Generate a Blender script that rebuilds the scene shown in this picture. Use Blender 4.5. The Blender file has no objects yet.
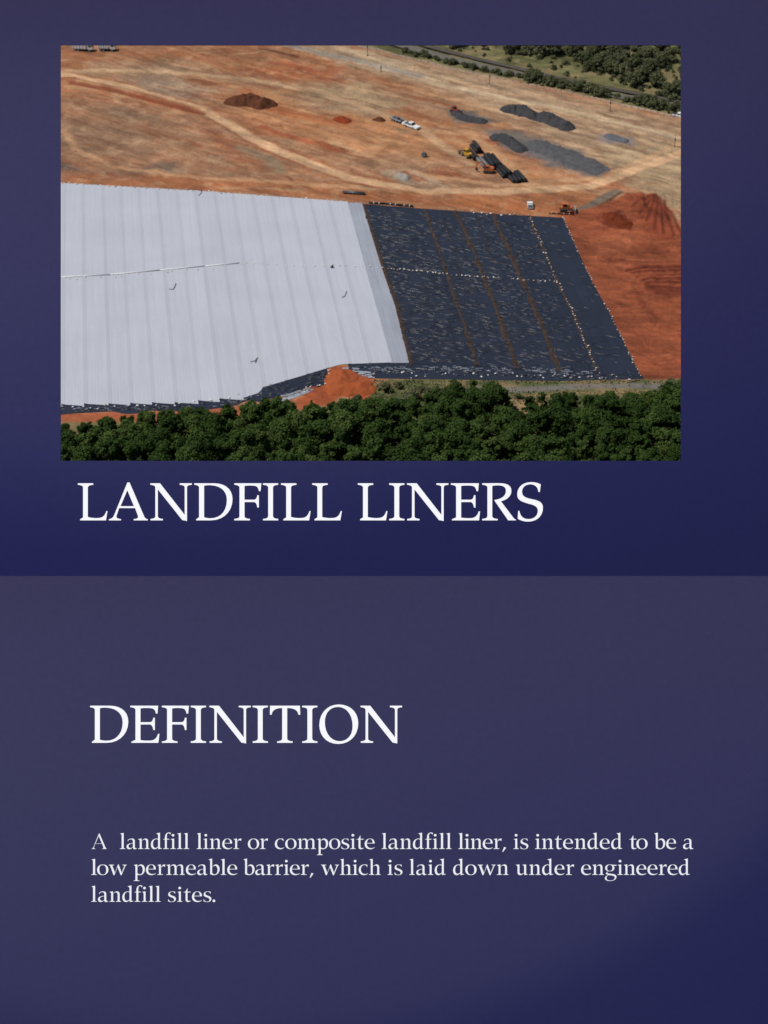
import bpy, bmesh, math, random
import numpy as np
from mathutils import Vector, Matrix
random.seed(7)
R = math.radians
scene = bpy.context.scene
COL = scene.collection

# ------------------------------------------------------------------ view
F = 2000.0                       # focal length in pixels of a 768 px wide frame
H = 280.0                        # the aircraft's height over the landfill, metres
TH = math.atan(1312 / F)         # downward pitch
CT, ST = math.cos(TH), math.sin(TH)

def G(px, py, z=0.0):
    """ground point seen at a picture position (used to read the site plan off the photo)"""
    x = (px - 384) / F; y = (512 - py) / F
    dx, dy, dz = x, CT + y * ST, -ST + y * CT
    t = (H - z) / -dz
    return Vector((dx * t, dy * t, z))

def G2(px, py):
    v = G(px, py); return (v.x, v.y)

def lin(c):
    return tuple((v / 255 / 12.92) if v / 255 <= 0.04045 else ((v / 255 + 0.055) / 1.055) ** 2.4 for v in c)
ILL = 1.55
def alb(r, g, b):
    return tuple(min(0.9, v / ILL) for v in lin((r, g, b)))

# ------------------------------------------------------------------ helpers
def tag(o, label=None, cat=None, group=None, kind=None):
    if label: o['label'] = label
    if cat: o['category'] = cat
    if group: o['group'] = group
    if kind: o['kind'] = kind
    return o

def empty(name, loc, rz=0.0):
    o = bpy.data.objects.new(name, None); COL.objects.link(o)
    o.location = loc; o.rotation_euler = (0, 0, rz); o.empty_display_size = 1
    return o

class MB:
    def __init__(s): s.v = []; s.f = []; s.sm = []
    def add(s, vs, fs, smooth=False):
        b = len(s.v); s.v += [tuple(v) for v in vs]
        s.f += [tuple(b + i for i in f) for f in fs]; s.sm += [smooth] * len(fs)
    def box(s, c, d, rz=0.0, ry=0.0, bev=0.0, taper=1.0):
        """chamfered box, centre c, full size d"""
        hx, hy, hz = d[0] / 2, d[1] / 2, d[2] / 2
        b = min(bev, hx * .9, hy * .9, hz * .9)
        bm = bmesh.new(); bmesh.ops.create_cube(bm, size=1)
        for v in bm.verts:
            t = taper if v.co.z > 0 else 1.0
            v.co = Vector((v.co.x * d[0] * t, v.co.y * d[1] * t, v.co.z * d[2]))
        if b > 0:
            bmesh.ops.bevel(bm, geom=list(bm.edges), offset=b, segments=1, affect='EDGES')
        M = Matrix.Translation(c) @ Matrix.Rotation(rz, 4, 'Z') @ Matrix.Rotation(ry, 4, 'Y')
        bm.verts.index_update()
        s.add([M @ v.co for v in bm.verts], [[v.index for v in f.verts] for f in bm.faces])
        bm.free()
    def tube(s, p, q, r0, r1=None, n=10, caps=True, smooth=True):
        p, q = Vector(p), Vector(q); r1 = r0 if r1 is None else r1
        d = (q - p).normalized(); a = d.orthogonal().normalized(); b = d.cross(a)
        vs = []
        for (c, r) in ((p, r0), (q, r1)):
            for i in range(n):
                t = 2 * math.pi * i / n
                vs.append(c + (a * math.cos(t) + b * math.sin(t)) * r)
        s.add(vs, [(i, (i + 1) % n, n + (i + 1) % n, n + i) for i in range(n)], smooth)
        if caps:
            b0 = len(s.v) - 2 * n
            s.f += [tuple(b0 + n - 1 - i for i in range(n)), tuple(b0 + n + i for i in range(n))]; s.sm += [False, False]
    def prism(s, prof, y0, y1):
        """profile in x,z pushed along y"""
        n = len(prof)
        vs = [(x, y0, z) for x, z in prof] + [(x, y1, z) for x, z in prof]
        s.add(vs, [(i, (i + 1) % n, n + (i + 1) % n, n + i) for i in range(n)] + [tuple(range(n - 1, -1, -1)), tuple(range(n, 2 * n))])
    def mesh(s, name):
        me = bpy.data.meshes.new(name); me.from_pydata(s.v, [], s.f)
        me.polygons.foreach_set('use_smooth', s.sm); me.update()
        bm = bmesh.new(); bm.from_mesh(me); bmesh.ops.recalc_face_normals(bm, faces=list(bm.faces)); bm.to_mesh(me); bm.free()
        return me
    def build(s, name, mat, parent=None, recalc=True):
        me = s.mesh(name) if recalc else None
        if me is None:
            me = bpy.data.meshes.new(name); me.from_pydata(s.v, [], s.f); me.polygons.foreach_set('use_smooth', s.sm); me.update()
        me.materials.append(mat)
        o = bpy.data.objects.new(name, me); COL.objects.link(o)
        if parent: o.parent = parent
        return o

def copy_tree(o, parent=None):
    c = o.copy(); COL.objects.link(c)
    if parent: c.parent = parent
    for ch in list(o.children): copy_tree(ch, c)
    return c

# ------------------------------------------------------------------ numpy noise
_rng = np.random.RandomState(3)
_tab = _rng.rand(512, 512)
def vnoise(x, y, seed=0):
    x = x + seed * 37.13; y = y + seed * 91.7
    xi = np.floor(x).astype(int); yi = np.floor(y).astype(int)
    fx = x - xi; fy = y - yi
    fx = fx * fx * (3 - 2 * fx); fy = fy * fy * (3 - 2 * fy)
    a = _tab[xi % 512, yi % 512]; b = _tab[(xi + 1) % 512, yi % 512]
    c = _tab[xi % 512, (yi + 1) % 512]; d = _tab[(xi + 1) % 512, (yi + 1) % 512]
    return (a * (1 - fx) + b * fx) * (1 - fy) + (c * (1 - fx) + d * fx) * fy
def fbm(x, y, seed=0, oct=4):
    s = 0; a = .5; t = 0
    for i in range(oct):
        s = s + a * vnoise(x * 2 ** i, y * 2 ** i, seed + i); t += a; a *= .55
    return s / t
def sstep(a, b, x):
    t = np.clip((x - a) / (b - a), 0, 1); return t * t * (3 - 2 * t)

def dist_poly(X, Y, pts, closed=False):
    """distance to a polyline; negative inside when closed"""
    n = len(pts); best = np.full(X.shape, 1e9); inside = np.zeros(X.shape, bool)
    rngi = range(n if closed else n - 1)
    for i in rngi:
        (x0, y0), (x1, y1) = pts[i], pts[(i + 1) % n]
        ex, ey = x1 - x0, y1 - y0
        L = ex * ex + ey * ey + 1e-9
        t = np.clip(((X - x0) * ex + (Y - y0) * ey) / L, 0, 1)
        best = np.minimum(best, (X - x0 - t * ex) ** 2 + (Y - y0 - t * ey) ** 2)
        if closed and y0 != y1:
            c = ((y0 > Y) != (y1 > Y)) & (X < (x1 - x0) * (Y - y0) / (y1 - y0) + x0)
            inside ^= c
    d = np.sqrt(best)
    if closed: d = np.where(inside, -d, d)
    return d
def PX(pts): return [G2(*p) for p in pts]

# ------------------------------------------------------------------ materials
def new_mat(name):
    m = bpy.data.materials.new(name); m.use_nodes = True
    nt = m.node_tree; b = nt.nodes['Principled BSDF']
    return m, nt, b
def mat(name, col, rough=.7, var=.15, scale=.6, metal=0.0, bump=0.0, spec=.5, objvar=0.0):
    """procedural: base colour broken up by two noises"""
    m, nt, b = new_mat(name); N = nt.nodes; L = nt.links
    b.inputs['Roughness'].default_value = rough; b.inputs['Metallic'].default_value = metal
    b.inputs['Specular IOR Level'].default_value = spec
    tc = N.new('ShaderNodeTexCoord'); no = N.new('ShaderNodeTexNoise')
    no.inputs['Scale'].default_value = scale; no.inputs['Detail'].default_value = 6; no.inputs['Roughness'].default_value = .65
    L.new(tc.outputs['Object'], no.inputs['Vector'])
    mr = N.new('ShaderNodeMapRange'); mr.inputs['From Min'].default_value = .25; mr.inputs['From Max'].default_value = .75
    mr.inputs['To Min'].default_value = 1 - var; mr.inputs['To Max'].default_value = 1 + var
    L.new(no.outputs['Fac'], mr.inputs['Value'])
    fac = mr.outputs['Result']
    if objvar:
        oi = N.new('ShaderNodeObjectInfo'); m2 = N.new('ShaderNodeMapRange')
        m2.inputs['To Min'].default_value = 1 - objvar; m2.inputs['To Max'].default_value = 1 + objvar
        L.new(oi.outputs['Random'], m2.inputs['Value'])
        mm = N.new('ShaderNodeMath'); mm.operation = 'MULTIPLY'
        L.new(fac, mm.inputs[0]); L.new(m2.outputs['Result'], mm.inputs[1]); fac = mm.outputs[0]
    vm = N.new('ShaderNodeVectorMath'); vm.operation = 'SCALE'; vm.inputs[0].default_value = [c * KM for c in col[:3]]
    L.new(fac, vm.inputs['Scale']); L.new(vm.outputs['Vector'], b.inputs['Base Color'])
    if bump:
        bp = N.new('ShaderNodeBump'); bp.inputs['Distance'].default_value = bump; bp.inputs['Strength'].default_value = .8
        L.new(no.outputs['Fac'], bp.inputs['Height']); L.new(bp.outputs['Normal'], b.inputs['Normal'])
    return m
KM = .8
M = {}
M['white'] = mat('white_paint', (.72, .72, .70), .35, .06)
M['glass'] = mat('dark_glass', (.02, .025, .03), .1, .05)
M['rubber'] = mat('tyre_rubber', (.02, .02, .02), .8, .2)
M['steel'] = mat('galvanised_steel', (.30, .31, .32), .5, .15, 1.5)
M['darksteel'] = mat('dark_steel', (.035, .038, .045), .5, .3, .8)
M['yellow'] = mat('yellow_machine_paint', (.50, .27, .03), .5, .15, 1.2)
M['orange'] = mat('orange_machine_paint', (.42, .11, .025), .5, .15, 1.2)
M['red'] = mat('dull_red_paint', (.20, .035, .02), .55, .2, 1.2)
M['chrome'] = mat('headlamp', (.75, .75, .72), .2, .03)
M['bag'] = mat('woven_sandbag', (.62, .60, .57), .8, .15, 2, objvar=.15)
M['dirtybag'] = mat('soiled_sandbag', (.40, .30, .24), .85, .25, 2, objvar=.25)
M['wood'] = mat('weathered_wood', (.10, .075, .055), .85, .3, 2)
M['blackroll'] = mat('black_sheet_roll', (.013, .0135, .016), .75, .3, .8, spec=.25, objvar=.45)
M['greyroll'] = mat('grey_felt_roll', (.16, .16, .16), .8, .15, .8, objvar=.2)
M['gravel_dark'] = mat('dark_gravel', (.045, .044, .047), .9, .35, .5, spec=.06, bump=.3)
M['gravel_blue'] = mat('blue_grey_gravel', (.10, .10, .115), .9, .3, .6, spec=.06, bump=.25)
M['gravel_grey'] = mat('grey_rubble', (.26, .235, .21), .9, .4, .9, spec=.06, bump=.4)
M['soil_brown'] = mat('brown_soil', (.088, .032, .017), .95, .3, .35, spec=.06, bump=.3)
M['soil_red'] = mat('red_soil', (.20, .038, .016), .95, .25, .4, spec=.06, bump=.3)
M['soil_orange'] = mat('orange_soil', (.29, .073, .026), .95, .22, .4, spec=.06, bump=.25)
M['soil_dark_red'] = mat('dark_red_soil', (.125, .027, .011), .95, .3, .4, spec=.06, bump=.3)
M['gravel_spread'] = mat('spread_grey_gravel', (.082, .081, .085), .95, .3, .4, spec=.06, bump=.2)
M['fence'] = mat('pale_silt_cloth', (.40, .36, .30), .8, .2, .3)
M['asphalt'] = mat('worn_road_surface', (.105, .092, .074), .9, .2, .15)
M['ballast'] = mat('dark_track_ballast', (.09, .08, .068), .9, .35, .6)
M['rail'] = mat('rusty_rail', (.10, .07, .055), .5, .2, 1, metal=.5)
M['cord'] = mat('frayed_grey_cord', (.10, .09, .085), .9, .2, 1)

# ------------------------------------------------------------------ plan of the site (picture points of the photograph -> ground)
VPX, VPY = 70.0, -800.0
WTOP = [(-200, 166.5), (60, 183), (120, 186.5), (200, 191), (280, 197), (362, 203)]
WBOT = [(-200, 411), (60, 406), (130, 404.5), (175, 404), (215, 401), (240, 398.5), (257, 393), (262, 387.5), (326, 369.5), (345, 364.5), (415, 362)]
def interp(tab, x):
    return float(np.interp(x, [a for a, b in tab], [b for a, b in tab]))
E0 = [(362, 203), (372, 237), (382, 270), (394, 303), (409, 363)]
BL = [
    [(362.4, 204), (372.6, 238), (382.6, 270), (395.2, 306), (409.6, 364)],
    [(424, 209), (437, 244), (449, 281), (461, 315), (477, 366)],
    [(455, 211), (467, 236), (482, 273), (498, 314), (517, 369)],
    [(493, 214), (507, 246), (519, 274), (536, 312), (560, 372)],
    [(529.5, 216), (542, 246), (555, 277), (571, 309), (598, 373)],
    [(563, 218), (576, 247), (590, 278), (609, 312), (641, 377)],
]
def poly_at(line, t):
    """point a fraction t along a picture polyline, by row"""
    y0, y1 = line[0][1], line[-1][1]; y = y0 + (y1 - y0) * t
    return (float(np.interp(y, [p[1] for p in line], [p[0] for p in line])), y)

# ------------------------------------------------------------------ ground
def build_ground():
    xi = np.arange(-118, 118.01, .42); yi = np.arange(436, 800.01, .62)
    def outer(a, sgn):
        o = []; s = 1.0; v = a
        while abs(v) < 9000:
            v += sgn * s; s *= 1.35; o.append(v)
        return o
    xs = np.array(sorted(outer(xi[0], -1)) + list(xi) + outer(xi[-1], 1))
    ys = np.array(sorted(outer(yi[0], -1)) + list(yi) + outer(yi[-1], 1))
    X, Y = np.meshgrid(xs, ys, indexing='xy')
    Z, C = ground_fields(X, Y)
    ny, nx = X.shape
    co = np.stack([X, Y, Z], -1).reshape(-1, 3)
    idx = np.arange(nx * ny).reshape(ny, nx)
    q = np.stack([idx[:-1, :-1], idx[:-1, 1:], idx[1:, 1:], idx[1:, :-1]], -1).reshape(-1, 4)
    me = bpy.data.meshes.new('ground')
    me.vertices.add(len(co)); me.vertices.foreach_set('co', co.ravel())
    me.loops.add(q.size); me.loops.foreach_set('vertex_index', q.ravel())
    me.polygons.add(len(q)); me.polygons.foreach_set('loop_start', np.arange(0, q.size, 4))
    me.polygons.foreach_set('loop_total', np.full(len(q), 4))
    me.polygons.foreach_set('use_smooth', np.ones(len(q), bool))
    me.update(); me.validate()
    ca = me.attributes.new('soil_colour', 'FLOAT_COLOR', 'POINT')
    ca.data.foreach_set('color', np.concatenate([C.reshape(-1, 3), np.ones((nx * ny, 1))], 1).ravel())
    m, nt, b = new_mat('ground_soil'); N, L = nt.nodes, nt.links
    b.inputs['Roughness'].default_value = .95; b.inputs['Specular IOR Level'].default_value = .15
    at = N.new('ShaderNodeAttribute'); at.attribute_name = 'soil_colour'
    tc = N.new('ShaderNodeTexCoord')
    no = N.new('ShaderNodeTexNoise'); no.inputs['Scale'].default_value = .9; no.inputs['Detail'].default_value = 5
    no2 = N.new('ShaderNodeTexNoise'); no2.inputs['Scale'].default_value = .12; no2.inputs['Detail'].default_value = 6
    L.new(tc.outputs['Object'], no.inputs['Vector']); L.new(tc.outputs['Object'], no2.inputs['Vector'])
    ad = N.new('ShaderNodeMath'); ad.operation = 'ADD'
    L.new(no.outputs['Fac'], ad.inputs[0]); L.new(no2.outputs['Fac'], ad.inputs[1])
    mr = N.new('ShaderNodeMapRange'); mr.inputs['From Min'].default_value = .6; mr.inputs['From Max'].default_value = 1.4
    mr.inputs['To Min'].default_value = .82; mr.inputs['To Max'].default_value = 1.18
    L.new(ad.outputs[0], mr.inputs['Value'])
    vm = N.new('ShaderNodeVectorMath'); vm.operation = 'SCALE'
    dx, dy = unit_dir((100, 85), (330, 150)); mp = N.new('ShaderNodeMapping'); mp.vector_type = 'TEXTURE'
    mp.inputs['Rotation'].default_value = (0, 0, math.atan2(dy, dx)); mp.inputs['Scale'].default_value = (5.5, 1.0, 1)
    n3 = N.new('ShaderNodeTexNoise'); n3.inputs['Scale'].default_value = .8; n3.inputs['Detail'].default_value = 7; n3.inputs['Roughness'].default_value = .7
    L.new(tc.outputs['Object'], mp.inputs['Vector']); L.new(mp.outputs['Vector'], n3.inputs['Vector'])
    m3 = N.new('ShaderNodeMapRange'); m3.inputs['From Min'].default_value = .3; m3.inputs['From Max'].default_value = .7; m3.inputs['To Min'].default_value = .87; m3.inputs['To Max'].default_value = 1.13
    L.new(n3.outputs['Fac'], m3.inputs['Value'])
    n4 = N.new('ShaderNodeTexNoise'); n4.inputs['Scale'].default_value = 1.6; n4.inputs['Detail'].default_value = 4; n4.inputs['Roughness'].default_value = .8
    L.new(tc.outputs['Object'], n4.inputs['Vector'])
    m4 = N.new('ShaderNodeMapRange'); m4.inputs['From Min'].default_value = .3; m4.inputs['From Max'].default_value = .7; m4.inputs['To Min'].default_value = .84; m4.inputs['To Max'].default_value = 1.14
    L.new(n4.outputs['Fac'], m4.inputs['Value'])
    x1 = N.new('ShaderNodeMath'); x1.operation = 'MULTIPLY'; L.new(mr.outputs['Result'], x1.inputs[0]); L.new(m3.outputs['Result'], x1.inputs[1])
    x2 = N.new('ShaderNodeMath'); x2.operation = 'MULTIPLY'; L.new(x1.outputs[0], x2.inputs[0]); L.new(m4.outputs['Result'], x2.inputs[1])
    L.new(at.outputs['Color'], vm.inputs[0]); L.new(x2.outputs[0], vm.inputs['Scale'])
    L.new(vm.outputs['Vector'], b.inputs['Base Color'])
    bp = N.new('ShaderNodeBump'); bp.inputs['Distance'].default_value = .35; bp.inputs['Strength'].default_value = .6
    L.new(no.outputs['Fac'], bp.inputs['Height']); L.new(bp.outputs['Normal'], b.inputs['Normal'])
    me.materials.append(m)
    o = bpy.data.objects.new('ground', me); COL.objects.link(o)
    tag(o, kind='structure')
    return xs, ys, Z

LINER_POLY = [(-300, 160), (60, 182), (200, 190), (362, 202), (565, 217), (577, 247), (591, 278), (610, 312), (643, 380), (560, 384), (345, 384), (300, 403), (258, 405), (60, 416), (-300, 420)]
PIT = [(560, 214), (580, 211), (606, 203), (628, 194), (655, 195), (668, 208), (676, 226), (690, 236), (900, 250), (900, 380), (638, 381), (604, 312), (584, 278), (571, 247)]
FENCE = [(300, 28), (362, 47), (450, 68), (544, 88), (612, 103), (690, 121), (900, 168)]

def unit_dir(a, b):
    d = G(*b) - G(*a); d.normalize(); return d.x, d.y

def ground_fields(X, Y):
    inner = (np.abs(X) < 130) & (Y > 425) & (Y < 815)
    wx = (fbm(X / 9, Y / 9, 1) - .5) * 9; wy = (fbm(X / 9, Y / 9, 2) - .5) * 9
    XW, YW = X + wx, Y + wy
    # streaky earth, drawn out along the direction the graders drove
    dx, dy = unit_dir((100, 85), (330, 150))
    U = X * dx + Y * dy; V = -X * dy + Y * dx
    n1 = fbm(U / 60, V / 13, 5); n2 = fbm(U / 26, V / 5, 6); n3 = fbm(U / 9, V / 1.6, 7); n4 = fbm(X / 30, Y / 30, 8)
    def C3(c): return np.array(c)[None, None, :]
    col = np.empty(X.shape + (3,)); col[:] = alb(168, 124, 90)
    def mix(mask, c):
        nonlocal col
        col = col * (1 - mask[..., None]) + np.asarray(c).reshape(1, 1, 3) * mask[..., None]
    WU, WV = U + wx * .6, V + wy * .5
    p1 = fbm(WU / 30, WV / 9, 71, 7); p2 = fbm(WU / 17, WV / 5, 72, 7); p3 = fbm(WU / 22, WV / 4, 73, 7)
    mix(sstep(.50, .56, p1) * .6, alb(168, 130, 102))
    mix(sstep(.50, .44, p2) * .55, alb(164, 100, 64))
    mix(sstep(.57, .62, p3) * .55, alb(148, 110, 84))
    mix(sstep(.40, .36, p3) * .6, alb(140, 82, 54))
    def area(pts, c, s=1.0, soft=4, warp=True, grow=0):
        d = dist_poly(XW if warp else X, YW if warp else Y, PX(pts), True)
        mix(sstep(soft + grow, -soft + grow, d) * s, c)
    def stroke(pts, hw, c, s=1.0, soft=1.0, warp=.35):
        d = dist_poly(X + wx * warp, Y + wy * warp, PX(pts))
        mix(sstep(hw + soft, max(hw - soft, 0), d) * s, c)
    # broad patches
    area([(-200, 95), (60, 92), (190, 118), (290, 160), (330, 186), (60, 178), (-200, 165)], alb(154, 114, 86), .75, 7)
    area([(-100, 130), (60, 120), (130, 125), (170, 150), (100, 158), (-100, 150)], alb(136, 108, 86), .6, 7)
    area([(-200, 30), (300, 30), (340, 55), (300, 72), (180, 66), (60, 70), (-200, 66)], alb(158, 104, 70), .6, 6)
    area([(240, 70), (330, 62), (345, 72), (290, 84)], alb(158, 92, 58), .7, 5)
    area([(225, 95), (300, 88), (420, 120), (440, 158), (330, 150), (250, 118)], alb(184, 128, 86), .65, 8)
    area([(90, 62), (190, 58), (215, 72), (150, 80), (80, 72)], alb(150, 130, 104), .55, 5)
    area([(120, 78), (180, 78), (215, 92), (200, 102), (140, 92)], alb(156, 138, 118), .6, 5)
    area([(300, 84), (370, 84), (410, 104), (370, 116), (310, 100)], alb(166, 144, 112), .7, 5)
    area([(270, 90), (330, 96), (380, 118), (350, 116), (300, 106)], alb(140, 120, 98), .5, 4)
    area([(340, 45), (440, 62), (560, 95), (690, 124), (690, 190), (560, 150), (470, 100), (380, 70)], alb(174, 148, 118), .8, 8)
    area([(300, 42), (350, 46), (420, 66), (400, 72), (330, 58)], alb(176, 156, 128), .6, 4)
    area([(440, 125), (470, 130), (520, 165), (600, 185), (560, 195), (470, 170), (430, 145)], alb(178, 122, 80), .6, 6)
    area([(600, 150), (690, 140), (690, 225), (665, 200), (640, 190)], alb(168, 144, 112), .8, 4)
    area([(62, 172), (110, 172), (160, 168), (180, 172), (130, 178), (62, 178)], alb(112, 104, 92), .5, 4)
    area([(140, 162), (175, 162), (180, 170), (150, 172)], alb(100, 92, 82), .7, 2.5)
    area([(55, 160), (75, 165), (82, 172), (55, 171)], alb(92, 88, 82), .8, 2.5)
    area([(110, 105), (150, 108), (165, 122), (120, 120)], alb(120, 104, 84), .5, 5)
    area([(205, 125), (250, 145), (270, 168), (240, 166), (215, 148)], alb(150, 84, 52), .55, 5)
    area([(374, 170), (386, 168), (410, 171), (446, 184), (440, 189), (400, 185)], alb(172, 148, 122), .85, .9)
    area([(396, 173), (404, 172), (420, 179), (412, 182), (400, 179)], alb(150, 84, 54), .8, .7)
    stroke([(384, 177), (400, 184), (425, 189)], .6, alb(150, 84, 54), .7, .5, .2)
    area([(60, 172), (200, 176), (360, 188), (480, 198), (565, 206), (565, 216), (362, 202), (200, 190), (60, 183)], alb(164, 98, 60), .6, 4)
    area([(440, 190), (560, 192), (600, 200), (565, 216), (470, 210)], alb(180, 112, 70), .6, 5)
    fine = fbm(U / 5, V / .9, 61, 3); blot = fbm(X / 4, Y / 4, 62, 5)
    rid = 1 - np.abs(fbm(U / 40, V / 6, 63, 4) - .5) * 2
    mix(sstep(.93, .985, rid) * .45, alb(126, 70, 46))
    mix(sstep(.60, .66, blot) * .25, alb(192, 158, 122)); mix(sstep(.40, .31, blot) * .3, alb(126, 90, 66))
    rr = random.Random(12)
    for k in range(110):
        x0 = rr.uniform(30, 660); y0 = rr.uniform(48, 196)
        if y0 > 180 + (x0 - 60) * .05 or y0 < 46 + max(0, x0 - 350) * .26: continue
        sl = rr.gauss(.2, .09) if x0 > 330 or y0 > 90 else rr.gauss(.12, .1)
        if y0 > 165: sl = rr.gauss(.04, .05)
        Lp = rr.uniform(10, 70); mid = rr.uniform(-2.5, 2.5)
        tone = rr.choice(((122, 66, 44), (136, 78, 52), (184, 148, 112), (128, 80, 56), (118, 96, 76), (186, 154, 120), (150, 90, 58)))
        stroke([(x0, y0), (x0 + Lp * .5, y0 + sl * Lp * .5 + mid), (x0 + Lp, y0 + sl * Lp)], rr.uniform(.15, .5), alb(*tone), rr.uniform(.3, .65), rr.uniform(.3, .6), .8)
    for k in range(34):
        x0 = rr.uniform(60, 620); y0 = rr.uniform(52, 182)
        if y0 > 178 + (x0 - 60) * .04 or y0 < 52 + max(0, x0 - 350) * .26: continue
        tone = rr.choice(((110, 92, 74), (130, 70, 46), (190, 164, 132), (150, 132, 108)))
        a, b = rr.uniform(3, 11), rr.uniform(1, 3.2)
        area([(x0 - a, y0 - b * .4), (x0 - a * .2, y0 - b), (x0 + a, y0 + b * .3), (x0 + a * .6, y0 + b), (x0 - a * .5, y0 + b * .7)], alb(*tone), rr.uniform(.2, .5), rr.uniform(.4, 1.4))
    # haul roads
    light = alb(202, 162, 124)
    stroke([(-200, 66), (20, 68), (75, 76), (130, 88), (200, 108), (248, 136), (300, 160), (350, 178), (420, 190), (500, 192), (590, 186), (690, 150), (900, 110)], 2.4, light, .95, .9, .2)
    stroke([(70, 70), (150, 71), (230, 77), (320, 92), (420, 128), (470, 165)], 1.8, alb(194, 158, 122), .75, 1.1)
    stroke([(300, 48), (380, 66), (480, 92), (600, 118), (690, 140)], 1.6, alb(192, 168, 136), .7, 1.1)
    stroke([(420, 130), (470, 134), (540, 190)], 2.2, alb(194, 152, 114), .6, 1.6)
    stroke([(64, 130), (76, 150), (110, 166), (180, 176), (300, 184), (440, 193)], 1.3, alb(190, 146, 108), .7, .9, .3)
    stroke([(330, 142), (380, 160), (430, 176), (500, 186), (600, 178), (690, 140)], 1.5, alb(196, 154, 116), .6, 1.1, .3)
    stroke([(70, 83), (105, 90), (140, 98), (175, 107), (203, 115)], 1.0, alb(120, 60, 40), .9, .7, .1)
    stroke([(20, 72), (75, 80), (130, 92), (200, 112), (246, 141), (298, 165), (348, 183), (420, 194)], .55, alb(140, 84, 56), .6, .6, .2)
    stroke([(75, 73), (130, 85), (200, 104.5), (250, 132), (302, 156), (352, 174), (420, 187)], .5, alb(150, 98, 66), .5, .6, .2)
    stroke([(245, 92), (270, 108), (330, 122), (346, 124)], 2.4, alb(160, 84, 46), .6, 2.2)
    stroke([(260, 128), (300, 140), (340, 152)], 1.0, alb(146, 70, 44), .75, 1.0)
    stroke([(240, 148), (270, 158), (282, 170)], 2.2, alb(138, 122, 98), .7, 1.8)
    stroke([(260, 49), (280, 52.5), (297, 57)], .8, alb(104, 62, 44), .85, .5, .1)
    stroke([(280, 43), (320, 53), (350, 59), (384, 67), (420, 76)], 2.0, alb(142, 132, 120), .85, 1.2, .2)
    stroke([(340, 62), (400, 76), (470, 92)], 1.2, alb(178, 158, 130), .6, 1, .2)
    stroke([(270, 62), (330, 73)], 1.4, alb(150, 80, 52), .6, 1.4)
    stroke([(470, 68), (560, 90), (690, 120), (900, 166)], 1.6, alb(178, 112, 72), .8, 1.4)
    stroke([(350, 42), (450, 64.5), (544, 85), (612, 100.5), (690, 119)], 1.2, alb(196, 182, 158), .85, .8, 0)
    # parallel wheel marks on the far field
    dx2, dy2 = unit_dir((400, 60), (660, 125))
    U2 = X * dx2 + Y * dy2; V2 = -X * dy2 + Y * dx2
    tr = fbm(U2 / 70, V2 / 1.7, 11, 3); trm = sstep(5, -5, dist_poly(X, Y, PX([(330, 45), (690, 124), (690, 190), (560, 160), (430, 110)]), True))
    col *= (1 + trm * (tr - .5) * .62)[..., None]
    # gravel spread
    area([(447, 110), (470, 113), (495, 121), (488, 125), (462, 124), (448, 117)], alb(92, 92, 90), .9, 1.6)
    area([(490, 130), (520, 132), (552, 140), (585, 154), (604, 168), (596, 175), (566, 172), (530, 160), (500, 146)], alb(100, 98, 98), .92, 2.4)
    area([(480, 130), (512, 131), (560, 142), (540, 140), (500, 138)], alb(128, 112, 94), .5, 3)
    area([(598, 134), (628, 138), (634, 144), (604, 143)], alb(128, 126, 128), .6, 2)
    stroke([(576, 213), (590, 207), (602, 200), (618, 192)], 2.3, alb(116, 102, 88), .95, .7, .15)
    stroke([(586, 214), (600, 206), (622, 193)], .7, alb(92, 66, 48), .9, .5, .1)
    # red cut on the right
    dp = dist_poly(X + wx * .4, Y + wy * .4, PX(PIT), True)
    pit = sstep(1.2, -1.2, dp)
    mix(pit, alb(142, 76, 49))
    rip = fbm(X / 22, Y / 1.1, 13, 3); rip2 = fbm(X / 16, Y / 9, 14)
    lower = pit * sstep(640, 560, Y)
    col *= (1 + pit * ((rip - .5) * .6 + (rip2 - .5) * .8))[..., None]
    area([(598, 216), (618, 212), (634, 222), (612, 228)], alb(108, 48, 30), .65 , 2)
    area([(632, 196), (652, 196), (668, 214), (676, 240), (656, 232), (640, 214)], alb(128, 58, 38), .6, 3)
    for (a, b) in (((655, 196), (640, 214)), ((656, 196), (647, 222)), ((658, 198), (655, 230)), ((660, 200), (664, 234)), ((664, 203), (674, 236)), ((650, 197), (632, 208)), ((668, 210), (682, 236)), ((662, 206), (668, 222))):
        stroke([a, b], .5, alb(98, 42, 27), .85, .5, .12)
    for k in range(16):
        rr = random.Random(90 + k); y0 = rr.uniform(240, 366); x0 = rr.uniform(585 + (y0 - 240) * .45, 650)
        stroke([(x0, y0), (x0 + rr.uniform(12, 40), y0 + rr.uniform(-3, 2))], rr.uniform(.2, .5), alb(*rr.choice(((122, 60, 40), (172, 100, 70), (118, 58, 40)))), .55, .5, .3)
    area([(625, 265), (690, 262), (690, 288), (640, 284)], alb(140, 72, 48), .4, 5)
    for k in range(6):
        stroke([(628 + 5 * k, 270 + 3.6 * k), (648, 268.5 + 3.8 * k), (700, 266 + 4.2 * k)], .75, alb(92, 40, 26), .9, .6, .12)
    area([(652, 291), (672, 289), (692, 291), (692, 299), (668, 299)], alb(104, 48, 32), .75, 1.0)
    area([(640, 296), (650, 303), (658, 320), (652, 320), (642, 306)], alb(112, 52, 34), .6, .8)
    area([(604, 240), (616, 244), (622, 252), (610, 250)], alb(112, 52, 34), .6, .8)
    area([(640, 244), (660, 246), (668, 252), (644, 254)], alb(108, 50, 34), .6, .8)
    area([(586, 238), (606, 232), (640, 236), (634, 250), (600, 262)], alb(166, 98, 66), .45, 3)
    area([(606, 214), (620, 213), (632, 222), (630, 232), (616, 228), (607, 223)], alb(96, 44, 28), .85, .7)
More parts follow.
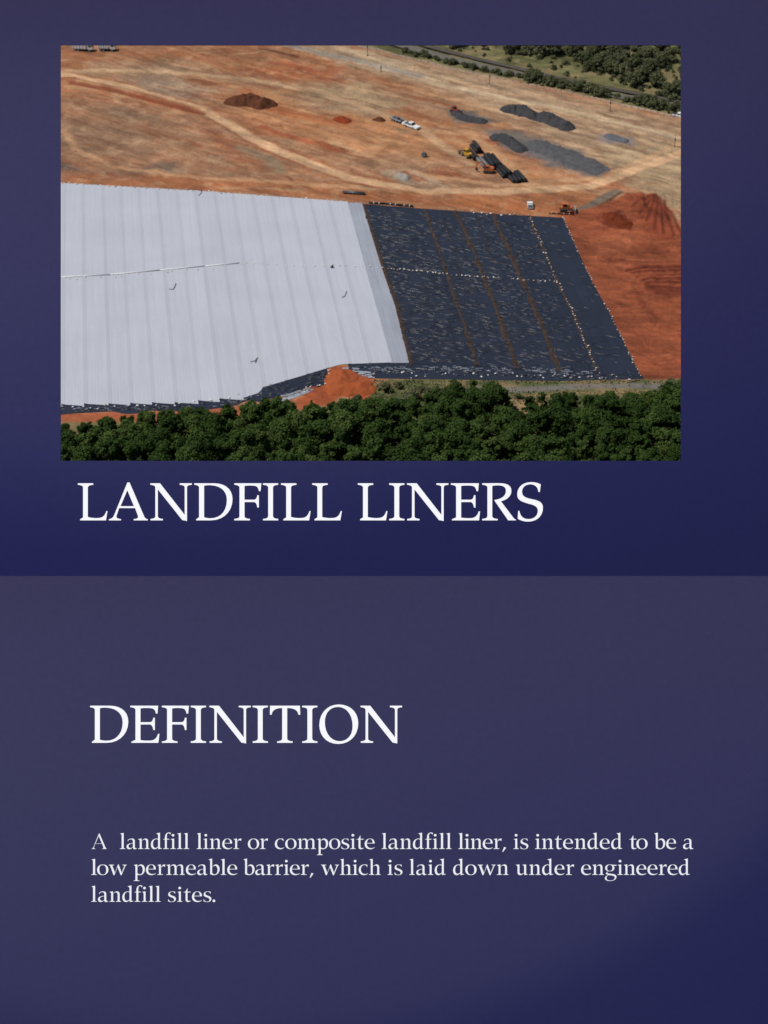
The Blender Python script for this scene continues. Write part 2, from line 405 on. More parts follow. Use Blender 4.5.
    # grass and woods beyond the fence
    fz = PX(FENCE); far = sstep(-.6, .6, Y - np.interp(X, [p[0] for p in fz], [p[1] for p in fz]) - 1.8 + wy * .12)
    mix(far, alb(110, 106, 70))
    gn = fbm(X / 14, Y / 14, 16); gn2 = fbm(X / 3, Y / 3, 17)
    mix(far * sstep(.5, .56, fbm((X + wx) / 16, (Y + wy) / 12, 81, 6)) * .75, alb(80, 80, 50)); mix(far * sstep(.47, .41, fbm((X + wx) / 12, (Y + wy) / 9, 82, 6)) * .65, alb(136, 120, 86))
    col *= (1 + far * ((gn2 - .5) * .9 + (fbm(U2 / 30, V2 / 2.2, 64) - .5) * .7))[..., None]
    # rough grass and tracks at the near foot of the liner
    near = sstep(-.8, .8, dist_poly(X, Y, PX([(-300, 419), (60, 415.5), (150, 413), (260, 406), (310, 403), (352, 400), (374, 385), (390, 379.5), (560, 381), (642, 380), (900, 381)]), False) * 1.0)
    lineY = PX([(-300, 420), (60, 416), (150, 413.5), (260, 407), (310, 403), (352, 399), (374, 384), (390, 379), (560, 380.5), (644, 379), (900, 381)])
    nm = sstep(.5, -.5, Y - np.interp(X, [p[0] for p in lineY], [p[1] for p in lineY]) + wy * .12)
    g3 = fbm(X / 8, Y / 5, 21)
    mix(nm, alb(104, 104, 68)); mix(nm * sstep(.48, .62, g3) * .75, alb(140, 118, 84)); mix(nm * sstep(.5, .36, g3) * .7, alb(74, 84, 46))
    mix(nm * sstep(471, 463, Y) * sstep(60, 30, X) * .8, alb(66, 70, 44))
    def nstroke(pts, hw, c, s, soft): stroke(pts, hw, c, s, soft, .1)
    nstroke([(470, 390), (540, 388.5), (600, 386), (720, 384.5)], 1.5, alb(118, 112, 106), .9, .8)
    nstroke([(510, 396), (580, 394), (700, 389.5)], .9, alb(156, 128, 92), .7, .9)
    area([(500, 402), (540, 396), (560, 404), (530, 412)], alb(160, 130, 96), .9, 1.5)
    # bare earth left showing under the ragged hem on the left
    nstroke([(-300, 423), (60, 418), (160, 416), (260, 410), (310, 404)], 2.6, alb(166, 92, 60), .95, 1.0)
    area([(309, 384), (327, 384), (326, 367), (345, 365), (366, 374), (376, 384), (372, 398), (340, 404), (300, 404), (302, 393)], alb(158, 82, 49), 1, .8)
    pp = fbm((X + wx * .3) / 6, (Y + wy * .3) / 5, 75, 6)
    col *= (1 + np.clip(1 - far - nm, 0, 1) * (pp - .5) * .55)[..., None]
    # fine streaks everywhere bare
    bare = np.clip(1 - far - nm, 0, 1)
    col *= (1 + bare * ((n2 - .5) * .6 + (n3 - .5) * .6))[..., None]
    spk = vnoise(X / .9, Y / 1.1, 31); col *= (1 - bare * sstep(.90, .97, spk) * .30)[..., None]
    # far beyond the photo: the same farmland
    out = 1 - sstep(1.0, 0, np.maximum(np.maximum(np.abs(X) - 125, Y - 810), 430 - Y) / 40)
    big = fbm(X / 220, Y / 220, 25)
    mix(out * .9, alb(98, 100, 64)); mix(out * sstep(.5, .6, big) * .7, alb(140, 116, 82))
    # ---------------- relief
    liner = sstep(0, 3.5, dist_poly(X, Y, PX(LINER_POLY), True))
    Z = ((fbm(X / 14, Y / 14, 41) - .5) * .9 + (fbm(X / 3.5, Y / 3.5, 42) - .5) * .6 + (fbm(U / 5, V / 1.1, 43) - .5) * .35) * liner * np.where(inner, 1, .2)
    d = dist_poly(X, Y, PX([(66, 79), (105, 87.5), (140, 95.5), (175, 104), (205, 112)])); Z += 1.3 * np.exp(-(d / 1.8) ** 2)
    d = dist_poly(X, Y, PX([(262, 126), (300, 138), (342, 151)])); Z += .8 * np.exp(-(d / 1.2) ** 2) * (.4 + fbm(X / 3, Y / 3, 3))
    d = dist_poly(X + wx * .5, Y + wy * .5, PX([(634, 199), (644, 196), (656, 194), (670, 208), (680, 228), (700, 238)]))
    rill = fbm((X + wx * .6) / 1.3, (Y + wy) / 12, 44)
    Z += liner * (.9 * np.exp(-(d / 5.0) ** 2) * (.1 + 1.8 * rill))
    d = dist_poly(X, Y, PX([(606, 218), (622, 217)])); Z += .8 * np.exp(-(d / 3.2) ** 2) * (.6 + .7 * rill) * liner
    d = dist_poly(X, Y, PX([(640, 206), (656, 224)])); Z += 1.2 * np.exp(-(d / 3.0) ** 2) * (.3 + 1.2 * rill) * liner
    Z += pit * liner * ((rip - .5) * .9 + (fbm(X / 2.2, Y / 1.4, 47) - .5) * .9) * sstep(3, 8, -dp)
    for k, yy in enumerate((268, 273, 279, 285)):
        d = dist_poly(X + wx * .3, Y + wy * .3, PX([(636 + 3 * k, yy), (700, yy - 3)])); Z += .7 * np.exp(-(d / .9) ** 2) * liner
    d = dist_poly(X, Y, PX([(392, 176), (404, 181), (430, 188)])); Z -= .8 * np.exp(-(d / 2) ** 2)
    Z = np.where(inner, Z, Z * .3)
    return Z, np.clip(col, .005, .9)

GXS, GYS, GZ = build_ground()
def hz(x, y):
    i = int(np.clip(np.searchsorted(GXS, x), 1, len(GXS) - 1)); j = int(np.clip(np.searchsorted(GYS, y), 1, len(GYS) - 1))
    return float(GZ[j, i])
def P(px, py, lift=0.0):
    v = G(px, py); v.z = hz(v.x, v.y) + lift; return v
def heading(a, b):
    d = G(*b) - G(*a); return math.atan2(d.y, d.x)

# ------------------------------------------------------------------ strips laid on the ground (road, railway)
def strip(name, pts, hw, z, m, kind='structure', uv=False):
    w = PX(pts); mb = MB(); vs = []
    for i, (x, y) in enumerate(w):
        a = Vector(w[max(i - 1, 0)]); b = Vector(w[min(i + 1, len(w) - 1)]); d = (b - a).normalized()
        n = Vector((-d.y, d.x))
        vs += [(x + n.x * hw, y + n.y * hw, z), (x - n.x * hw, y - n.y * hw, z)]
    mb.add(vs, [(2 * i, 2 * i + 1, 2 * i + 3, 2 * i + 2) for i in range(len(w) - 1)])
    o = mb.build(name, m, recalc=False)
    if kind: tag(o, kind=kind)
    return o
ROAD = [(330, 30), (400, 46), (450, 60), (544, 81), (600, 94), (681, 108.5), (900, 150)]
RAIL = [(330, 22), (400, 40), (450, 53.5), (544, 76), (600, 88), (681, 103), (900, 142)]
strip('road', ROAD, 2.3, .55, M['asphalt'])
strip('railway_bed', RAIL, 1.3, .62, M['ballast'])
rw = empty('railway_track', G(544, 76)); tag(rw, 'thin dark railway track running along the grass beyond the bare site', 'railway')
rw.location = (0, 0, 0)
for s in (-.72, .72):
    w = PX(RAIL); mb = MB()
    for i in range(len(w) - 1):
        a, b = Vector(w[i]), Vector(w[i + 1]); d = (b - a).normalized(); n = Vector((-d.y, d.x)) * s
        c = (a + b) / 2 + n
        mb.box((c.x, c.y, .72), ((b - a).length, .16, .18), rz=math.atan2(d.y, d.x))
    mb.build('rail', M['rail'], rw)

# ------------------------------------------------------------------ liner sheets
def liner_mat(name, col, rough, streak, seam_col=None, bump=.03, spec=.5):
    m, nt, b = new_mat(name); N, L = nt.nodes, nt.links
    b.inputs['Roughness'].default_value = rough; b.inputs['Specular IOR Level'].default_value = spec
    uv = N.new('ShaderNodeUVMap'); uv.uv_map = 'roll'
    mp = N.new('ShaderNodeMapping'); mp.inputs['Scale'].default_value = (2.2, .03, 1)
    no = N.new('ShaderNodeTexNoise'); no.inputs['Scale'].default_value = 1; no.inputs['Detail'].default_value = 5
    L.new(uv.outputs['UV'], mp.inputs['Vector']); L.new(mp.outputs['Vector'], no.inputs['Vector'])
    tc = N.new('ShaderNodeTexCoord'); n2 = N.new('ShaderNodeTexNoise'); n2.inputs['Scale'].default_value = .07; n2.inputs['Detail'].default_value = 6
    L.new(tc.outputs['Object'], n2.inputs['Vector'])
    oi = N.new('ShaderNodeObjectInfo')
    def mr(src, lo, hi, a=.3, c=.7):
        r = N.new('ShaderNodeMapRange'); r.inputs['From Min'].default_value = a; r.inputs['From Max'].default_value = c
        r.inputs['To Min'].default_value = lo; r.inputs['To Max'].default_value = hi; L.new(src, r.inputs['Value']); return r.outputs['Result']
    a1 = mr(no.outputs['Fac'], 1 - streak, 1 + streak); a2 = mr(n2.outputs['Fac'], 1 - streak * .8, 1 + streak * .8); a3 = mr(oi.outputs['Random'], 1 - streak * .5, 1 + streak * .5, 0, 1)
    m1 = N.new('ShaderNodeMath'); m1.operation = 'MULTIPLY'; L.new(a1, m1.inputs[0]); L.new(a2, m1.inputs[1])
    m2 = N.new('ShaderNodeMath'); m2.operation = 'MULTIPLY'; L.new(m1.outputs[0], m2.inputs[0]); L.new(a3, m2.inputs[1])
    vm = N.new('ShaderNodeVectorMath'); vm.operation = 'SCALE'; vm.inputs[0].default_value = col
    L.new(m2.outputs[0], vm.inputs['Scale']); L.new(vm.outputs['Vector'], b.inputs['Base Color'])
    bp = N.new('ShaderNodeBump'); bp.inputs['Distance'].default_value = bump
    L.new(no.outputs['Fac'], bp.inputs['Height']); L.new(bp.outputs['Normal'], b.inputs['Normal'])
    return m
M['geo_white'] = liner_mat('white_felt', alb(187, 190, 198), .9, .045, spec=.2)
M['geo_grey'] = liner_mat('grey_felt', alb(158, 163, 174), .85, .12, spec=.3)
M['membrane'] = liner_mat('black_membrane', (.0095, .0115, .0205), .44, .25, spec=.5)
M['white_fold'] = mat('white_folded_hem', (.66, .66, .66), .8, .08)
M['soil_strip'] = mat('earth_dusted_seam', (.044, .030, .0245), .95, .9, .9, spec=.1)

def sheet(name, fn, nu, nv, z, m, parent, width, length, seam=0.0, thick=.03, tubes=None, wave=0.0):
    """a laid sheet: fn(u, v) gives its picture position; edges are turned down so that it has thickness"""
    mb = MB(); vs = []
    for j in range(nv + 1):
        for i in range(nu + 1):
            u, v = i / nu, j / nv
            g = G(*fn(u, v))
            zz = z + (seam if i in (0,) else 0) + (random.uniform(-1, 1) * wave if 0 < i < nu and 0 < j < nv else 0)
            vs.append((g.x, g.y, zz))
    fs = [(j * (nu + 1) + i, (j + 1) * (nu + 1) + i, (j + 1) * (nu + 1) + i + 1, j * (nu + 1) + i + 1) for j in range(nv) for i in range(nu)]
    rim = [i for i in range(nu + 1)] + [j * (nu + 1) + nu for j in range(1, nv + 1)] + [nv * (nu + 1) + i for i in range(nu - 1, -1, -1)] + [j * (nu + 1) for j in range(nv - 1, 0, -1)]
    n0 = len(vs)
    vs += [(vs[k][0], vs[k][1], vs[k][2] - thick) for k in rim]
    fs += [(rim[k], rim[(k + 1) % len(rim)], n0 + (k + 1) % len(rim), n0 + k) for k in range(len(rim))]
    mb.add(vs, fs, False)
    if tubes: tubes(mb)
    o = mb.build(name, m, parent)
    uvl = o.data.uv_layers.new(name='roll')
    vid = np.empty(len(o.data.loops), int); o.data.loops.foreach_get('vertex_index', vid)
    co = np.empty(len(o.data.vertices) * 3); o.data.vertices.foreach_get('co', co); co = co.reshape(-1, 3)
    uvs = np.zeros((len(co), 2))
    for k in range((nu + 1) * (nv + 1)):
        uvs[k] = ((k % (nu + 1)) / nu * width, (k // (nu + 1)) / nv * length)
    for q, k in enumerate(rim): uvs[n0 + q] = uvs[k]
    uvl.data.foreach_set('uv', uvs[vid].ravel())
    return o

# white felt, roll beside roll
wl = empty('geotextile_liner', (0, 0, 0)); tag(wl, 'huge white fabric liner sheet of side by side strips covering the left slope', 'liner')
def vp_x(x280, y): return VPX + (x280 - VPX) * (y - VPY) / (280 - VPY)
edges = [369 - 20.4 * k + random.uniform(-1.2, 1.2) * (k > 0) for k in range(27)]
for k in range(len(edges) - 1):
    xr, xl = edges[k], edges[k + 1]
    step = random.uniform(-.6, .6)
    xm = vp_x((xl + xr) / 2, 395)
    flat = xm < 245
    def fn(u, v, xl=xl, xr=xr, step=step, flat=flat, xm=xm):
        x2 = xl + (xr - xl) * u
        y = 280.0
        yt = interp(WTOP, vp_x(x2, 195)) + .4 * math.sin(x2 * .9)
        yb = interp(WBOT, xm) + step + (u - .5) * 1.6 if flat else interp(WBOT, vp_x(x2, 380))
        y = yt + (yb - yt) * v
        return (vp_x(x2, y), y)
    sheet('panel', fn, 6, 40, .10 + .012 * (k % 2), M['geo_white'], wl, 7, 110, seam=.13, wave=.012)
sheet('panel', lambda u, v: ((lambda a, b, y: (a + (b - a) * u, y))(346.6 + 43.9 * v, poly_at(E0, v)[0], 203 + 160 * v)), 5, 30, .075, M['geo_grey'], wl, 6, 110, thick=.03, wave=.02)['label'] = 'grey fabric strip along the right edge of the white sheet'
# raised white fold across the white sheet
mb = MB(); pts = [(-120, 289), (-20, 282), (60, 277), (110, 274.5), (160, 270), (205, 266), (240, 262.8)]
for a, b in zip(pts[:-1], pts[1:]):
    mb.tube(G(*a, .26), G(*b, .26), .2, n=8)
fo = mb.build('fold', M['white_fold'], wl); fo['label'] = 'thin bright raised fold running across the white sheet'

# black membrane, with the wrinkles that sunlight picks out
bl = empty('geomembrane_liner', (0, 0, 0)); tag(bl, 'shiny black plastic liner with wrinkles and brown seams covering the right slope', 'liner')
def wrinkles(A, B, n, z):
    def put(mb):
        for _ in range(n):
            u, v = random.uniform(.04, .96), random.uniform(.02, .985)
            pa, pb = poly_at(A, v), poly_at(B, v)
            c = G(pa[0] + (pb[0] - pa[0]) * u, pa[1] + (pb[1] - pa[1]) * u)
            L = random.choice((1.4, 2.0, 2.8, 3.8)) * random.uniform(.8, 1.25); ang = random.gauss(.0, .16); r = random.uniform(.07, .17)
            m_ = 12; K = 5; rows = []
            bend = random.uniform(-.35, .35)
            pha = random.uniform(0, 6)
            xmin = G(*pa).x + .3; xmax = G(*pb).x - .3
            for i in range(m_):
                t = i / (m_ - 1) * 2 - 1
                x = c.x + t * L / 2 * 2 * math.cos(ang); y = c.y + t * L * math.sin(ang) + bend * t * t + random.uniform(.2, .45) * math.sin(3.6 * t + pha)
                x = min(max(x, xmin), xmax)
                rr = r * (1 - t * t * .92) ** .5
                for k in range(K):
                    q = math.pi * k / (K - 1)
                    rows.append((x, y - rr * 1.15 * math.cos(q), z - .02 + rr * math.sin(q)))
            mb.add(rows, [(i * K + k, i * K + k + 1, (i + 1) * K + k + 1, (i + 1) * K + k) for i in range(m_ - 1) for k in range(K - 1)], True)
    return put
counts = [470, 200, 270, 180, 40]
for k in range(5):
    A, B = BL[k], BL[k + 1]
    def fn(u, v, A=A, B=B):
        a, b = poly_at(A, v), poly_at(B, v)
        return (a[0] + (b[0] - a[0]) * u, a[1] + (b[1] - a[1]) * u)
    sheet('panel', fn, 10, 44, .10 + .02 * (k % 2), M['membrane'], bl, 9, 110, wave=.035, tubes=wrinkles(A, B, counts[k], .10 + .02 * (k % 2)))
def soil_band(line, hw, name='seam_strip'):
    mb = MB(); vs = []; n = 60
    for i in range(n + 1):
        p = poly_at(line, i / n); g = G(*p); w = hw * random.uniform(.35, 1.15); o = random.uniform(-.25, .25)
        vs += [(g.x - w + o, g.y, .145), (g.x + o, g.y, .145 + .16 * random.uniform(.5, 1)), (g.x + w + o, g.y, .145)]
    mb.add(vs, [(3 * i + k, 3 * i + k + 1, 3 * i + k + 4, 3 * i + k + 3) for i in range(n) for k in (0, 1)])
    return mb.build(name, M['soil_strip'], bl)
SEAM0 = [(364.2, 204.5), (374.8, 238), (385, 270), (397.4, 306), (412, 365)]
for k, hw in ((0, .75), (1, .7), (2, .95), (3, 1.0), (4, .65)):
    soil_band(SEAM0 if k == 0 else BL[k], hw)
soil_band([(441, 214), (452, 244), (462, 273), (472, 296)], .2)
soil_band([(474, 214), (486, 240), (493, 262)], .18)

# the black hem that sticks out below the white sheet, and the foot of the black one
def flat_poly(name, pts, z, m, parent=None, thick=.04, wave=0):
    mb = MB(); w = [G(*p) for p in pts]; n = len(w)
    vs = [(v.x, v.y, z + random.uniform(-wave, wave)) for v in w] + [(v.x, v.y, z - thick - .02) for v in w]
    mb.add(vs, [tuple(range(n))] + [(i, (i + 1) % n, n + (i + 1) % n, n + i) for i in range(n)])
    o = mb.build(name, m, parent); o.data.uv_layers.new(name='roll'); return o
hem = []
for x in range(-200, 262, 13):
    yb = interp(WBOT, x)
    hem.append((x, yb + random.uniform(5.5, 9.5) - (max(0, x - 180) * .02)))
under = empty('liner_hem', (0, 0, 0)); tag(under, 'ragged black hem sticking out below the foot of the white sheet', 'liner hem')
top = [(x, interp(WBOT, x) - 4) for x in range(260, -201, -20)]
flat_poly('flap', hem + top, .06, M['membrane'], under)
flat_poly('flap', [(252, 393), (258, 386), (326.5, 366.5), (329, 384.5), (306, 387.5), (300, 391), (264, 400.5), (250, 403)], .065, M['membrane'], under)
flat_poly('flap', [(276, 402), (281, 399), (300, 392.5), (308, 389.5), (309, 392.5), (296, 397.5), (286, 401)], .09, M['geo_grey'], under)['label'] = 'torn grey white scrap below the black flap'
flat_poly('flap', [(347, 362), (409, 360), (476, 362), (560, 369), (643, 376), (644, 379), (560, 381), (470, 380), (376, 378.5), (350, 371)], .055, M['membrane'], under)
mb = MB()
for k in range(150):      # crumpled edges of the hem
    if k < 70:
        x = random.uniform(60, 250); y = interp(WBOT, x) + random.uniform(2, 6.5)
    else:
        x = random.uniform(352, 636); y = np.interp(x, [350, 476, 640], [367.5, 371, 377.5]) + random.uniform(-1.5, 5)
    g = G(x, y); L = random.uniform(.4, 1.6); r = random.uniform(.08, .2)
    mb.tube((g.x - L, g.y + random.uniform(-.3, .3), .08), (g.x + L, g.y, .08), r, r * .6, n=7)
for k in range(70):
    x = random.uniform(256, 327); y = interp(WBOT, x) + random.uniform(1.5, 15)
    g = G(x, y); L = random.uniform(.4, 1.8); r = random.uniform(.06, .16)
    mb.tube((g.x - L, g.y + random.uniform(-.5, .5), .08), (g.x + L, g.y, .08), r, r * .5, n=7)
mb.build('crumpled_edge', M['membrane'], under)['kind'] = 'stuff'
mb = MB()
def scrap(mb, x, y, L, w, z=.13):
    g = G(x, y); a = random.gauss(0, .12); n = 6; vs = []
    for i in range(n + 1):
        t = i / n * 2 - 1
        cx, cy = g.x + t * L * math.cos(a), g.y + t * L * math.sin(a) + random.uniform(-.15, .15)
        ww = w * random.uniform(.5, 1.1)
        vs += [(cx, cy - ww, z), (cx, cy, z + .12), (cx, cy + ww, z)]
    mb.add(vs, [(3 * i + k, 3 * i + k + 1, 3 * i + k + 4, 3 * i + k + 3) for i in range(n) for k in (0, 1)])
for k in range(150):
    x = random.uniform(350, 600); y = np.interp(x, [350, 476, 640], [368.2, 369.5, 375.5]) + random.gauss(0, 1.9)
    scrap(mb, x, y, random.uniform(.2, .9), random.uniform(.05, .15))
for k in range(18):
    x = random.uniform(345, 372); y = 366 + (x - 345) * .35 + random.uniform(-1, 3)
    scrap(mb, x, y, random.uniform(.6, 1.6), random.uniform(.2, .5))
for k in range(34):
    x = random.uniform(278, 312); y = 398 - (x - 282) * .28 + random.uniform(-2.2, 2.2)
    scrap(mb, x, y, random.uniform(.3, 1.1), random.uniform(.1, .3))
for k in range(60):
    x = random.uniform(62, 262); y = interp(WBOT, x) + random.uniform(1.5, 6)
    scrap(mb, x, y, random.uniform(.15, .6), random.uniform(.06, .16))
sc_ = mb.build('loose_scrap', M['geo_grey'], under); sc_['kind'] = 'stuff'; sc_['label'] = 'loose grey white fabric scraps along the foot of the black sheet'

# ------------------------------------------------------------------ sandbags
def bag_mesh():
    mb = MB(); n, m_ = 10, 6; vs = []
    for j in range(m_ + 1):
        q = math.pi * j / m_
        for i in range(n):
            t = 2 * math.pi * i / n
            s = math.sin(q) ** .6
            vs.append((.42 * s * math.copysign(abs(math.cos(t)) ** .7, math.cos(t)), .27 * s * math.copysign(abs(math.sin(t)) ** .7, math.sin(t)), .15 + .15 * math.cos(q)))
    mb.add(vs, [(j * n + i, j * n + (i + 1) % n, (j + 1) * n + (i + 1) % n, (j + 1) * n + i) for j in range(m_) for i in range(n)], True)
    return mb.mesh('sandbag')
BM = bag_mesh(); BM.materials.append(M['bag'])
BM2 = BM.copy(); BM2.materials.clear(); BM2.materials.append(M['dirtybag'])
def bags(line, n, label, group, jit=.25, z=.10, dirty=.2, scale=(.7, 1.1), skip=.0):
    w = [Vector(p) for p in PX(line)]; seg = [(b - a).length for a, b in zip(w[:-1], w[1:])]; tot = sum(seg)
    for k in range(n):
        if random.random() < skip: continue
        s = (k + random.uniform(-.35, .35)) / max(n - 1, 1) * tot; s = min(max(s, 0), tot - 1e-3)
        i = 0
        while s > seg[i]: s -= seg[i]; i += 1
        p = w[i] + (w[i + 1] - w[i]) * (s / seg[i])
        o = bpy.data.objects.new('sandbag', BM2 if random.random() < dirty else BM); COL.objects.link(o)
        o.location = (p.x + random.gauss(0, jit), p.y + random.gauss(0, jit), z)
        o.rotation_euler = (0, 0, random.uniform(0, 3.1)); f = random.uniform(*scale); o.scale = (f, f, f)
        tag(o, label, 'sandbag', group)
bags([(388, 269), (420, 271.5), (450, 275), (500, 278.5), (552, 282)], 62, 'white sandbag in the row running across the middle of the black liner', 'sandbags across the middle of the black liner', .3, .13, .3, (.4, .95), .2)
bags(BL[4], 74, 'sandbag on the dotted brown seam near the right end of the black liner', 'sandbags on the right hand seam of the black liner', .22, .25, .5, (.4, .85), .2)
bags(BL[5], 84, 'small sandbag along the right edge of the black liner beside red earth', 'sandbags along the right edge of the black liner', .2, .12, .35, (.35, .7), .2)
bags([(370, 372), (430, 374.5), (500, 375), (560, 377), (636, 378.5)], 56, 'sandbag among loose scraps along the foot of the black liner', 'sandbags along the foot of the black liner', .8, .10, .35, (.4, .95), .15)
bags([(240, 263.5), (300, 266), (350, 266.5), (384, 268)], 20, 'small sandbag in the row continuing the fold on the white liner', 'sandbags across the white liner', .25, .13, .35, (.55, .85))
bags([(62, 279.5), (110, 278), (160, 273), (215, 268.5)], 13, 'small sandbag lying just below the fold on the white liner', 'sandbags below the fold on the white liner', .5, .13, .2, (.5, .9))
bags([(62, 183.5), (120, 187), (200, 191.5), (280, 197), (360, 202.5)], 46, 'sandbag along the top edge of the white liner below the bare earth', 'sandbags along the top edge of the white liner', .3, .15, .5, (.6, 1.0), .15)
bags([(470, 212), (482, 214), (492, 215), (520, 215)], 9, 'sandbag at the top edge of the black liner below the dirt road', 'sandbags at the top edge of the black liner', .6, .12, .1, (.7, 1.2))
bags([(62, 408), (130, 406.5), (190, 404), (250, 395)], 22, 'sandbag along the black hem at the foot of the white liner', 'sandbags along the foot of the white liner', .7, .12, .2, (.6, 1.0))
bags([(329, 369), (330, 384), (306, 388), (304, 393)], 14, 'sandbag edging the stepped corner of black flap beside the orange mound', 'sandbags around the stepped flap corner', .2, .12, .1, (.6, 1.0))

# bundle of black sheet along the top edge
def bundle(pts, r, label, m):
    o_ = empty('sheet_bundle', P(*pts[0])); mb = MB()
    for a, b in zip(pts[:-1], pts[1:]):
        mb.tube(P(*a, .3) - o_.location, P(*b, .3) - o_.location, r, r * random.uniform(.8, 1.1), n=8)
    mb.build('rolled_sheet', m, o_); mb = MB()
    for a, b in zip(pts[:-1], pts[1:]):
        c = (P(*a, .3) + P(*b, .3)) / 2 - o_.location; d = (P(*b) - P(*a)).normalized()
        for t in (-1.2, .6):
            mb.tube(c + d * t, c + d * (t + .35), r * 1.12, n=8)
    mb.build('tie', M['dirtybag'], o_)
    return tag(o_, label, 'sheet bundle')
bundle([(369, 203.5), (385, 204.5), (402, 206), (413, 207)], .42, 'long black bundle of rolled sheet along the top edge of the black liner', M['blackroll'])
bundle([(549, 214), (560, 214.5), (574, 215)], .30, 'short dark bundle of sheet lying in front of the orange bulldozer', M['soil_brown'])

# ------------------------------------------------------------------ heaps
def heap(name, line, hw, height, m, label, cat, seed, lump=.5, rough=1.0):
    """a tipped ridge of loose material along a line"""
    w = [Vector(p) for p in PX(line)]; c = sum(w, Vector((0, 0))) / len(w)
    xs = [p.x for p in w]; ys = [p.y for p in w]; pad = hw * 1.5
    nx = int((max(xs) - min(xs) + 2 * pad) / .33) + 1; ny = int((max(ys) - min(ys) + 2 * pad) / .4) + 1
    X, Y = np.meshgrid(np.linspace(min(xs) - pad, max(xs) + pad, nx), np.linspace(min(ys) - pad, max(ys) + pad, ny))
    wob = (fbm(X / 4, Y / 4, seed) - .5) * hw * .8
    d = dist_poly(X, Y, [tuple(p) for p in w]) + wob
    h = np.clip(1 - d / hw, 0, 1) ** .9
    lumps = 1 + lump * (fbm(X / 2.6, Y / 2.6, seed + 3) - .5) * 2 + .22 * rough * (fbm(X / .9, Y / .9, seed + 5) - .5)
    Z = height * h * lumps
    base = np.array([[hz(a, b) for a, b in zip(r1, r2)] for r1, r2 in zip(X, Y)])
    mb = MB(); z0 = hz(c.x, c.y)
    vs = [(X[j, i] - c.x, Y[j, i] - c.y, base[j, i] - z0 + Z[j, i] - .35) if h[j, i] <= 0 else (X[j, i] - c.x, Y[j, i] - c.y, base[j, i] - z0 + Z[j, i] + .02) for j in range(ny) for i in range(nx)]
    fs = []
    for j in range(ny - 1):
        for i in range(nx - 1):
            if max(h[j, i], h[j + 1, i], h[j, i + 1], h[j + 1, i + 1]) > 0:
                fs.append((j * nx + i, j * nx + i + 1, (j + 1) * nx + i + 1, (j + 1) * nx + i))
    used = sorted({k for f in fs for k in f}); rm = {k: q for q, k in enumerate(used)}
    mb.add([vs[k] for k in used], [tuple(rm[k] for k in f) for f in fs], True)
    o = mb.build(name, m, recalc=False); o.location = (c.x, c.y, z0)
    return tag(o, label, cat)
heap('soil_pile', [(238, 102), (250, 100.5), (262, 105)], 5.2, 2.6, M['soil_brown'], 'large dark brown soil pile alone on the upper left earth', 'soil pile', 51, .5, 2)
heap('soil_pile', [(340, 120), (346, 121.5)], 2.2, 1.2, M['soil_red'], 'small red soil pile left of the white truck', 'soil pile', 52)
heap('soil_pile', [(376, 120), (381, 121)], 1.8, 1.3, M['soil_brown'], 'tiny brown soil pile just beside the trailer', 'soil pile', 53)
heap('gravel_pile', [(509, 109.5), (520, 111), (534, 116.5), (552, 121), (567, 127)], 3.4, 2.4, M['gravel_dark'], 'long dark gravel windrow below the row of bushes', 'gravel pile', 54, .8, 2.5)
heap('gravel_pile', [(498, 138.5), (506, 140), (514, 145), (521, 150)], 3.2, 2.0, M['gravel_dark'], 'dark gravel mound at the left end of the grey gravel spread', 'gravel pile', 55)
heap('gravel_pile', [(540, 146), (565, 156), (592, 168)], 6.0, .6, M['gravel_spread'], 'broad low grey gravel spread in the middle of the tan field', 'gravel pile', 61, .3, .5)
heap('gravel_pile', [(456, 114), (466, 119), (482, 122)], 2.2, 1.1, M['gravel_dark'], 'dark grey gravel pile beside the small red bulldozer', 'gravel pile', 56)
heap('gravel_pile', [(610, 137), (618, 139), (624, 140.5)], 2.3, .9, M['gravel_blue'], 'small blue grey gravel pile far right on the tan field', 'gravel pile', 57)
heap('rubble_pile', [(400, 175), (404, 177), (406, 178.5)], 1.5, 1.2, M['gravel_grey'], 'pale grey rubble pile in a shallow trench by the haul road', 'rubble pile', 58, .9)
heap('soil_mound', [(342, 376), (340, 388), (350, 389), (361, 389)], 4.6, 1.7, M['soil_orange'], 'bright orange soil mound between the liner foot and the trees', 'soil mound', 59, .35)
heap('soil_pile', [(611, 218), (617, 221), (625, 224)], 3.0, .9, M['soil_dark_red'], 'dark red soil pile at the head of the red cut', 'soil pile', 60, .5)

